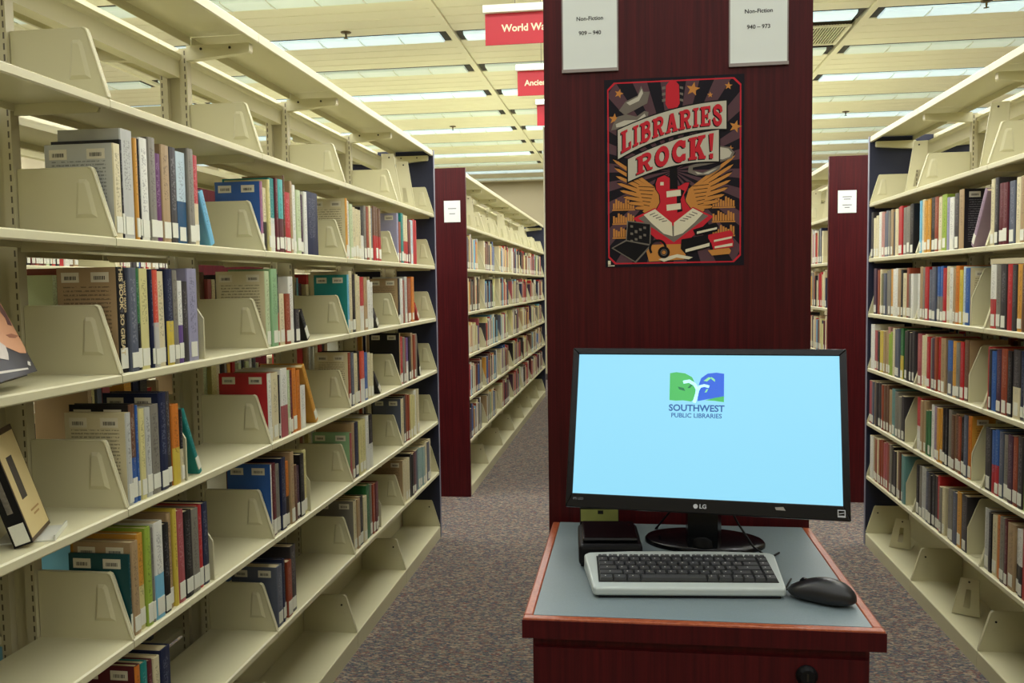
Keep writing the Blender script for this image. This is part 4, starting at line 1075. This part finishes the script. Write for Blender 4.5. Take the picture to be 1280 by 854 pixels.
# slab-serif lettering built from strokes in a unit box
def thick(pts, wd):
    out = []
    for k in range(len(pts)-1):
        (ax, ay), (bx, by) = pts[k], pts[k+1]
        dx, dy = bx-ax, by-ay; l = math.hypot(dx, dy*1.0) or 1
        ex, ey = dx/l*wd*0.18, dy/l*wd*0.18
        nx, ny = -dy/l*wd/2, dx/l*wd/2
        out.append([(ax-ex+nx, ay-ey+ny), (bx+ex+nx, by+ey+ny), (bx+ex-nx, by+ey-ny), (ax-ex-nx, ay-ey-ny)])
    return out
def rc(x0, y0, x1, y1): return [(x0, y0), (x1, y0), (x1, y1), (x0, y1)]
def ell(cx, cy, rx, ry, a0, a1, n=12): return [(cx+rx*math.cos(a0+(a1-a0)*k/n), cy+ry*math.sin(a0+(a1-a0)*k/n)) for k in range(n+1)]
H_ = math.pi/2
GL = {
 'I': [rc(.32, 0, .68, 1), rc(.1, 0, .9, .13), rc(.1, .87, .9, 1)],
 'L': [rc(.14, 0, .46, 1), rc(0, .87, .62, 1), rc(0, 0, .98, .15), rc(.8, 0, .98, .36)],
 'B': [rc(.12, 0, .42, 1), rc(0, .87, .5, 1), rc(0, 0, .5, .13)]+thick([(.4, .93)]+ell(.55, .74, .26, .19, H_, -H_)+[(.4, .55)], .2)+thick([(.4, .5)]+ell(.58, .285, .28, .215, H_, -H_)+[(.4, .07)], .2),
 'R': [rc(.1, 0, .4, 1), rc(0, .87, .5, 1), rc(0, 0, .5, .13), rc(.66, 0, 1, .13), [(.46, .46), (.68, .46), (.94, 0), (.68, 0)]]+thick([(.38, .93)]+ell(.55, .72, .27, .21, H_, -H_)+[(.38, .5)], .2),
 'A': [[(.36, 1), (.64, 1), (.96, 0), (.66, 0)], [(.36, 1), (.6, 1), (.3, 0), (.08, 0)], rc(.22, .24, .76, .4), rc(-.02, 0, .42, .12), rc(.56, 0, 1.04, .12)],
 'E': [rc(.12, 0, .42, 1), rc(0, .86, .94, 1), rc(0, 0, .96, .14), rc(.4, .43, .72, .57), rc(.78, .68, .94, 1), rc(.8, 0, .96, .32), rc(.64, .34, .74, .66)],
 'S': thick([(.84, .68), (.8, .84)]+ell(.5, .76, .3, .16, .3, math.pi)+[(.24, .64), (.5, .52), (.74, .4)]+ell(.5, .26, .3, .18, .35, -math.pi)+[(.14, .34)], .23),
 'O': thick(ell(.5, .5, .34, .4, 0, 2*math.pi, 18), .27),
 'C': thick(ell(.54, .5, .36, .4, .75, 2*math.pi-.75, 16), .27)+[rc(.74, .62, .94, .96), rc(.74, .04, .94, .34)],
 'K': [rc(.1, 0, .4, 1), rc(0, .87, .5, 1), rc(0, 0, .5, .13), [(.36, .38), (.62, .9), (.92, .9), (.5, .3)], [(.44, .52), (.66, .6), (.98, .06), (.66, .06)], rc(.54, .87, 1, 1), rc(.6, 0, 1.02, .13)],
 '!': [[(.22, 1), (.8, 1), (.64, .3), (.38, .3)], rc(.3, 0, .72, .2)],
}
def lettering(txt, x0, x1, tf, bf, mt, mb_, wds):
    tot = sum(wds); x = x0; out = []
    for ch, wv in zip(txt, wds):
        cw = (x1-x0)*wv/tot
        for pl in GL[ch]:
            q = []
            for (u, v) in pl:
                px = x+cw*(0.06+u*0.88)
                top, bot = tf(px)+mt, bf(px)-mb_
                q.append((px, bot+(top-bot)*v))
            out.append(q)
        x += cw
    return out
wL = [.95, .62, 1, 1.08, 1.08, 1.08, .62, .95, .95]
wR = [1.1, 1.0, 1.0, 1.12, .55]
LT = lettering('LIBRARIES', 48, 352, t1, b1, 10, 10, wL)
RT = lettering('ROCK!', 92, 330, t2, b2, 7, 8, wR)
art('lettering_shadow', [[(x-3, y+3) for x, y in p] for p in LT+RT], P_BLK, 14)
art('lettering', LT+RT, P_RED, 15)

# ------------------------------------------------------------------ computer desk
DZ = 1.040
desk = empty('computer_desk', (0.108, 1.68, 0)); tag(desk, 'narrow cherry wood computer stand with grey laminate top', 'desk')
dx0, dx1, dy0, dy1 = -0.287, 0.290, -0.293, 0.291
LAM = mat('grey_laminate', (108, 121, 125), rough=0.5, grain=0.16, gscale=420)
# wood lipping as a frame round the laminate
e = 0.017
soften(MB().box(dx0, dx1, dy0, dy0+e, DZ-0.034, DZ).build('front_edge', CHERRY_GLARE, desk), 0.003)
soften(MB().box(dx0, dx0+e, dy0+e, dy1, DZ-0.034, DZ).build('side_edge', CHERRY_GLARE, desk), 0.003)
soften(MB().box(dx1-e, dx1, dy0+e, dy1, DZ-0.034, DZ).build('side_edge', CHERRY_GLARE, desk), 0.003)
MB().box(dx0+e, dx1-e, dy0+e, dy1, DZ-0.03, DZ-0.0004).build('laminate_top', LAM, desk)
MB().box(dx0-0.0005, dx1+0.0005, dy0-0.0015, dy0, DZ-0.0335, DZ-0.003).build('front_fascia', CHERRY, desk)
body = MB().box(dx0+0.016, dx1-0.022, dy0+0.012, dy1, 0.09, DZ-0.034).build('cabinet_body', CHERRY, desk)
MB().box(dx0+0.016, dx1-0.022, dy0+0.05, dy1, 0.0, 0.09).build('plinth', DARK, desk)
door = MB().box(dx0+0.019, dx1-0.025, dy0+0.004, dy0+0.012, 0.1, DZ-0.050).build('door', CHERRY, desk)
lk = MB().lathe([(0.017, 0), (0.017, 0.004), (0.012, 0.007), (0.011, 0.010)], 20).build('lock', BLACKPL, door, (0.170, dy0+0.004, 0.962), (math.pi/2, 0, 0))
MB().box(-0.0015, 0.0015, -0.006, 0.006, 0.010, 0.011).build('key_slot', SCREW, lk)

# ------------------------------------------------------------------ monitor
mon = empty('monitor', (0.155, 1.835, DZ), R(-7.2)); tag(mon, 'black flat monitor showing library logo on pale blue screen', 'monitor')
bpy.context.view_layer.update()
mw, mh, mt = 0.505, 0.308, 0.016
head = empty('display_head'); head.parent = mon
ctr = Vector((0.1352, 1.6165, 1.3198))
yw, tl = -0.1261, 0.3197
rx_ = Vector((math.cos(yw), math.sin(yw), 0)); nb_ = Vector((-math.sin(yw), math.cos(yw), 0))
uz = Vector((0, 0, math.cos(tl)))+nb_*math.sin(tl)
yy_ = uz.cross(rx_)
MW = Matrix.Translation(ctr) @ Matrix((rx_, yy_, uz)).transposed().to_4x4()
mon_m = Matrix.Translation((0.155, 1.835, DZ)) @ Matrix.Rotation(R(-7.2), 4, 'Z')
head.matrix_local = mon_m.inverted() @ MW
bz, bzb = 0.0125, 0.026
fr = MB().ring([(-mw/2, -mh/2), (mw/2, -mh/2), (mw/2, mh/2), (-mw/2, mh/2)], [(-mw/2+bz, -mh/2+bzb), (mw/2-bz, -mh/2+bzb), (mw/2-bz, mh/2-bz), (-mw/2+bz, mh/2-bz)], 'y', -0.003, 0.012)
fr.box(-mw/2+0.004, mw/2-0.004, 0.004, 0.030, -mh/2+0.006, mh/2-0.004)
soften(fr.build('bezel', BLACKGL, head), 0.0015)
MB().box(-mw/2+0.06, mw/2-0.06, 0.030, 0.05, -mh/2+0.03, mh/2-0.05).build('rear_housing', BLACKPL, head)
def screen_mat():
    m = bpy.data.materials.new('lit_screen')
    N, L, P = nt(m)
    P.inputs['Base Color'].default_value = (0.02, 0.02, 0.02, 1); P.inputs['Roughness'].default_value = 0.25
    P.inputs['Emission Color'].default_value = (*lin((146, 222, 250)), 1)
    P.inputs['Emission Strength'].default_value = SCREEN_E
    return m
SCREEN_E = 1.0
scr = MB().box(-mw/2+bz, mw/2-bz, 0.0, 0.004, -mh/2+bzb, mh/2-bz).build('screen', screen_mat(), head)
def scr_mat(n, c): return mat('screen_'+n, c, rough=0.3, emit=0.62)
SG, SB, SW_, SN = scr_mat('green', (70, 172, 92)), scr_mat('blue', (44, 92, 206)), scr_mat('pale', (186, 240, 255)), scr_mat('ink', (34, 84, 150))
# logo: an open book of two pages with a branching tree
su = 0.00148
LX, LZ = 0.133-0.1352+0.0, 0.0
lx0, lz0 = -0.0135, 0.079
def scr_art(name, pts, m, y):
    mb = MB()
    for pl in pts: mb.prism([(lx0+a*0.001, lz0+b*0.001) for a, b in pl], 'y', y, y+0.0002)
    return mb.build(name, m, scr)
lp = [(-50, 27), (-38, 29), (-22, 27), (-9, 20), (-3, 8), (-1, -20), (-10, -27), (-25, -25), (-38, -26), (-50, -25)]
rp = [(50, 27), (36, 29), (20, 27), (8, 18), (4, 6), (2, -26), (20, -22), (36, -20), (50, -17)]
scr_art('logo_left_page', [lp], SG, -0.0003)
scr_art('logo_right_page', [rp], SB, -0.0003)
scr_art('logo_page_edge', [[(16, -24), (34, -19), (50, -16), (50, -27), (34, -25)]], SG, -0.0004)
def curve(pts, wd): return thick(pts, wd)
scr_art('logo_trunk', thick([(-4, -28), (0, -14), (2, -4), (-4, 6), (-14, 12), (-24, 10)], 6)+thick([(2, -6), (6, 2), (14, 4), (22, 2)], 5), SW_, -0.0006)
def leaf(x, y, r, a):
    return [(x+r*math.cos(a+t)*(1 if i % 2 == 0 else 0.55), y+r*math.sin(a+t)*(1 if i % 2 == 0 else .55)) for i, t in enumerate((0, .8, math.pi-.8+.8, math.pi+.9))]
scr_art('logo_leaves_light', [leaf(20, 16, 8, .4), leaf(30, 16, 6, 2.2), leaf(18, -6, 5, .8)], mat('screen_leaf', (130, 210, 150), rough=.3, emit=.65), -0.0006)
scr_art('logo_leaves_dark', [leaf(-28, -3, 8, 2.6), leaf(-12, 2, 6, .6)], mat('screen_leaf2', (30, 110, 70), rough=.3, emit=.65), -0.0006)
inst('logo_text', text_mesh('logo_text', 'SOUTHWEST', 0.0172, SN, bold=0.00045), scr, (lx0, -0.0004, lz0-0.040), (math.pi/2, 0, 0))
inst('logo_text', text_mesh('logo_text', 'PUBLIC LIBRARIES', 0.0118, SN, bold=0.0002), scr, (lx0, -0.0004, lz0-0.054), (math.pi/2, 0, 0))
LGM = mat('bezel_print', (176, 178, 182), rough=0.4)
lgd = MB()
for pl in arc(0, 0, 0.0, 0.0042, 0, 2*math.pi, 14): lgd.prism(pl, 'y', -0.0034, -0.003)
lgd.build('brand_disc', LGM, head, (-0.012, 0, -mh/2+0.0125))
inst('brand_text', text_mesh('brand_text', 'LG', 0.0105, LGM, 'LEFT', bold=0.0003), head, (-0.0055, -0.0034, -mh/2+0.0122), (math.pi/2, 0, 0))
inst('model_text', text_mesh('model_text', 'IPS LED', 0.0062, mat('bezel_print_dim', (110, 114, 120), rough=0.4), 'LEFT'), head, (-mw/2+0.014, -0.0034, -mh/2+0.016), (math.pi/2, 0, 0))
st = MB().ring([(-0.0065, -0.0065), (0.0065, -0.0065), (0.0065, 0.0065), (-0.0065, 0.0065)], [(-0.005, -0.005), (0.005, -0.005), (0.005, 0.005), (-0.005, 0.005)], 'y', -0.0036, -0.003)
for pl in ([(-0.0045, -0.001), (0.0045, 0.0008), (0.0045, 0.0018), (-0.0045, 0.0)],): st.prism(pl, 'y', -0.0036, -0.003)
st.box(-0.005, 0.005, -0.0036, -0.003, -0.0058, -0.0035)
st.build('corner_badge', LGM, head, (mw/2-0.0155, 0, -mh/2+0.0125))
MB().prism([(-0.007, -0.003), (0.009, -0.003), (0.005, 0.003), (-0.009, 0.002)], 'y', -0.0035, -0.003).build('bezel_sticker', mat('sticker_grey', (140, 136, 128), rough=0.5), head, (0.135, 0, -mh/2+0.016))
# foot and neck (in the frame of the monitor itself)
ft_ = MB().lathe([(1.0, 0.0), (1.0, 0.006), (0.97, 0.010), (0.5, 0.014), (0.2, 0.016)], 36)
ft_.v = [(x*0.125, y*0.082, z) for x, y, z in ft_.v]
ft_.build('base', BLACKGL, mon)
MB().prism([(-0.030, -0.020), (0.030, -0.020), (0.036, 0.016), (-0.036, 0.016)], 'z', 0.008, 0.24).build('neck', BLACKGL, mon, (0.0, -0.052, 0), (R(-2), 0, 0))
MB().lathe([(0.030, 0.0), (0.028, 0.014), (0.022, 0.020)], 20).build('neck_collar', BLACKPL, mon, (0, -0.05, 0.012))
MB().tube([(0.05, -0.06, 0.10), (0.07, -0.055, 0.06), (0.10, -0.075, 0.02), (0.13, -0.09, 0.004), (0.15, -0.05, 0.004)], 0.0022, 6).build('cable', BLACKPL, mon)
MB().tube([(-0.04, -0.04, 0.12), (-0.07, -0.03, 0.07), (-0.1, -0.02, 0.03), (-0.10, 0.02, 0.02)], 0.0022, 6).build('cable', BLACKPL, mon)

# ------------------------------------------------------------------ receipt printer and scanner base on the left
pr = empty('receipt_printer', (-0.044, 1.735, DZ), R(4)); tag(pr, 'low black receipt printer behind keyboard, left of monitor foot', 'printer')
soften(MB().box(-0.062, 0.062, -0.085, 0.07, 0.004, 0.046).build('case', BLACKPL, pr), 0.008, 3)
soften(MB().box(-0.054, 0.054, -0.070, 0.055, 0.046, 0.056).build('lid', BLACKGL, pr), 0.004)
MB().box(-0.045, 0.045, -0.0865, -0.084, 0.016, 0.022).build('paper_slot', DARK, pr)
for q in (-0.05, 0.05): MB().box(q-0.008, q+0.008, -0.07, 0.06, 0, 0.004).build('foot', DARK, pr)
sc2 = empty('card_reader', (-0.066, 1.885, DZ), R(3)); tag(sc2, 'small black box with yellow green sticker under monitor corner', 'reader')
soften(MB().box(-0.045, 0.040, -0.03, 0.045, 0.0, 0.070).build('case', BLACKPL, sc2), 0.004)
MB().box(-0.043, 0.038, -0.0308, -0.0300, 0.036, 0.062).build('sticker', mat('lime_sticker', (150, 156, 84), rough=0.6, grain=0.15, gscale=40), sc2)
MB().box(-0.006, 0.006, -0.0312, -0.0308, 0.052, 0.060).build('sticker_mark', DARK, sc2)

# ------------------------------------------------------------------ keyboard
kb = empty('keyboard', (0.1015, 1.502, DZ), R(4.4)); tag(kb, 'silver compact keyboard with black keys on the desk', 'keyboard')
SILV = mat('silver_plastic', (178, 187, 184), rough=0.35, grain=0.02, gscale=80)
def kz(y): return 0.0185+(y/0.150)*0.018
fwid, bwid, dep = 0.168, 0.180, 0.150
mb = MB()
o_ = [(-fwid, 0.004), (-fwid+0.005, 0), (fwid-0.005, 0), (fwid, 0.004), (bwid, dep-0.012), (bwid-0.010, dep-0.002), (0.09, dep+0.004), (-0.09, dep+0.004), (-bwid+0.010, dep-0.002), (-bwid, dep-0.012)]
n_ = len(o_)
vs = [(x, y, 0.004) for x, y in o_]+[(x, y, kz(y)) for x, y in o_]
mb.add(vs, [tuple(range(n_))[::-1], tuple(range(n_, 2*n_))]+[(i, (i+1) % n_, n_+(i+1) % n_, n_+i) for i in range(n_)])
soften(mb.build('case', SILV, kb), 0.004, 3)
MB().box(-fwid+0.01, fwid-0.01, 0.002, dep-0.02, 0, 0.005).build('underside', BLACKPL, kb)
mb = MB()
kx0, kx1, ky0, ky1 = -0.157, 0.160, 0.022, 0.128
mb.add([(kx0, ky0, kz(ky0)-0.004), (kx1, ky0, kz(ky0)-0.004), (kx1, ky1, kz(ky1)-0.004), (kx0, ky1, kz(ky1)-0.004), (kx0, ky0, kz(ky0)+0.0008), (kx1, ky0, kz(ky0)+0.0008), (kx1, ky1, kz(ky1)+0.0008), (kx0, ky1, kz(ky1)+0.0008)],
       [(0, 3, 2, 1), (4, 5, 6, 7), (0, 1, 5, 4), (1, 2, 6, 5), (2, 3, 7, 6), (3, 0, 4, 7)])
mb.build('key_well', DARK, kb)
KEYM = mat('key_plastic', (58, 60, 62), rough=0.45, grain=0.1, gscale=300)
LEGEND = mat('key_legend', (190, 192, 188), rough=0.5)
def key_me(wd, dp):
    a, b = wd/2, dp/2
    m_ = MB()
    m_.add([(-a, -b, 0), (a, -b, 0), (a, b, 0), (-a, b, 0), (-a+0.0018, -b+0.0012, 0.006), (a-0.0018, -b+0.0012, 0.006), (a-0.0018, b-0.0022, 0.006), (-a+0.0018, b-0.0022, 0.006)],
           [(0, 3, 2, 1), (4, 5, 6, 7), (0, 1, 5, 4), (1, 2, 6, 5), (2, 3, 7, 6), (3, 0, 4, 7)])
    return m_.mesh('key', KEYM)
kcache = {}
leg_me = MB().box(-0.0026, -0.0006, -0.0004, 0.0026, 0.006, 0.0062).mesh('legend', LEGEND)
rowsdef = [[1]*16, [1]*13+[2, 1], [1.5]+[1]*12+[1.5, 1], [1.75]+[1]*11+[2.25, 1], [2.2]+[1]*10+[1.8, 1, 1], [1.25, 1.25, 1.25, 6.0, 1, 1.25, 1, 1, 1, 1]]
kw = kx1-kx0-0.004
rh = (ky1-ky0-0.004)/5.7
tiltk = math.atan2(0.018, 0.150)
yk = ky1-0.002
for ri, rw in enumerate(rowsdef):
    dp = rh*(0.7 if ri == 0 else 1.0)
    yk -= dp
    tot = sum(rw); x = kx0+0.002
    for wv in rw:
        wd = kw*wv/tot
        key = (round(wd, 4), ri == 0)
        if key not in kcache: kcache[key] = key_me(wd-0.0012, dp-0.0012)
        ko = inst('key', kcache[key], kb, (x+wd/2, yk+dp/2, kz(yk+dp/2)+0.0008), (tiltk, 0, 0))
        if wv < 5: inst('legend', leg_me, ko)
        x += wd
MB().tube([(0.0, dep+0.002, 0.022), (-0.01, dep+0.02, 0.010), (-0.03, dep+0.03, 0.004)], 0.0022, 6).build('cable', BLACKPL, kb)

# ------------------------------------------------------------------ mouse
ms = empty('computer_mouse', (0.326, 1.512, DZ), R(63)); tag(ms, 'black computer mouse right of the keyboard', 'mouse')
def mouse_mesh(scale=1.0, z0=0.0, top=0.038):
    bm = bmesh.new()
    bmesh.ops.create_uvsphere(bm, u_segments=28, v_segments=16, radius=1.0)
    for v in bm.verts:
        x, y, z = v.co
        sx = 0.031*(1.0-0.12*math.exp(-((y-0.1)/0.45)**2)+0.03*(-y))
        v.co.x = x*sx*scale
        v.co.y = y*0.058*scale
        hz = top*(0.80-0.22*y-0.25*y*y) if z > 0 else 0.012
        zz = (abs(z)**0.8)*(1 if z > 0 else -1)*hz
        v.co.z = max(z0, 0.011+zz)
    bmesh.ops.remove_doubles(bm, verts=bm.verts, dist=0.00005)
    me = bpy.data.meshes.new('shell')
    bm.to_mesh(me); bm.free()
    for p in me.polygons: p.use_smooth = True
    return me
me = mouse_mesh(); me.materials.append(mat('mouse_plastic', (26, 26, 29), rough=0.32)); inst('shell', me, ms)
def mz(y):
    q = y/0.058; z = math.sqrt(max(0, 1-q*q))
    return 0.011+(z**0.8)*0.038*(0.80-0.22*q-0.25*q*q)
MB().tube([(0, y*0.001, mz(y*0.001)-0.0004) for y in range(8, 54, 5)], 0.0008, 5).build('button_seam', DARK, ms)
MB().prism([(0.030+0.007*math.cos(a*math.pi/8), 0.0285+0.007*math.sin(a*math.pi/8)) for a in range(16)], 'x', -0.003, 0.003).build('scroll_wheel', BLACKGL, ms)
MB().tube([(0, 0.056, 0.010), (0.010, 0.066, 0.004), (0.035, 0.070, 0.003), (0.075, 0.075, 0.003)], 0.0018, 6).build('cable', BLACKPL, ms)
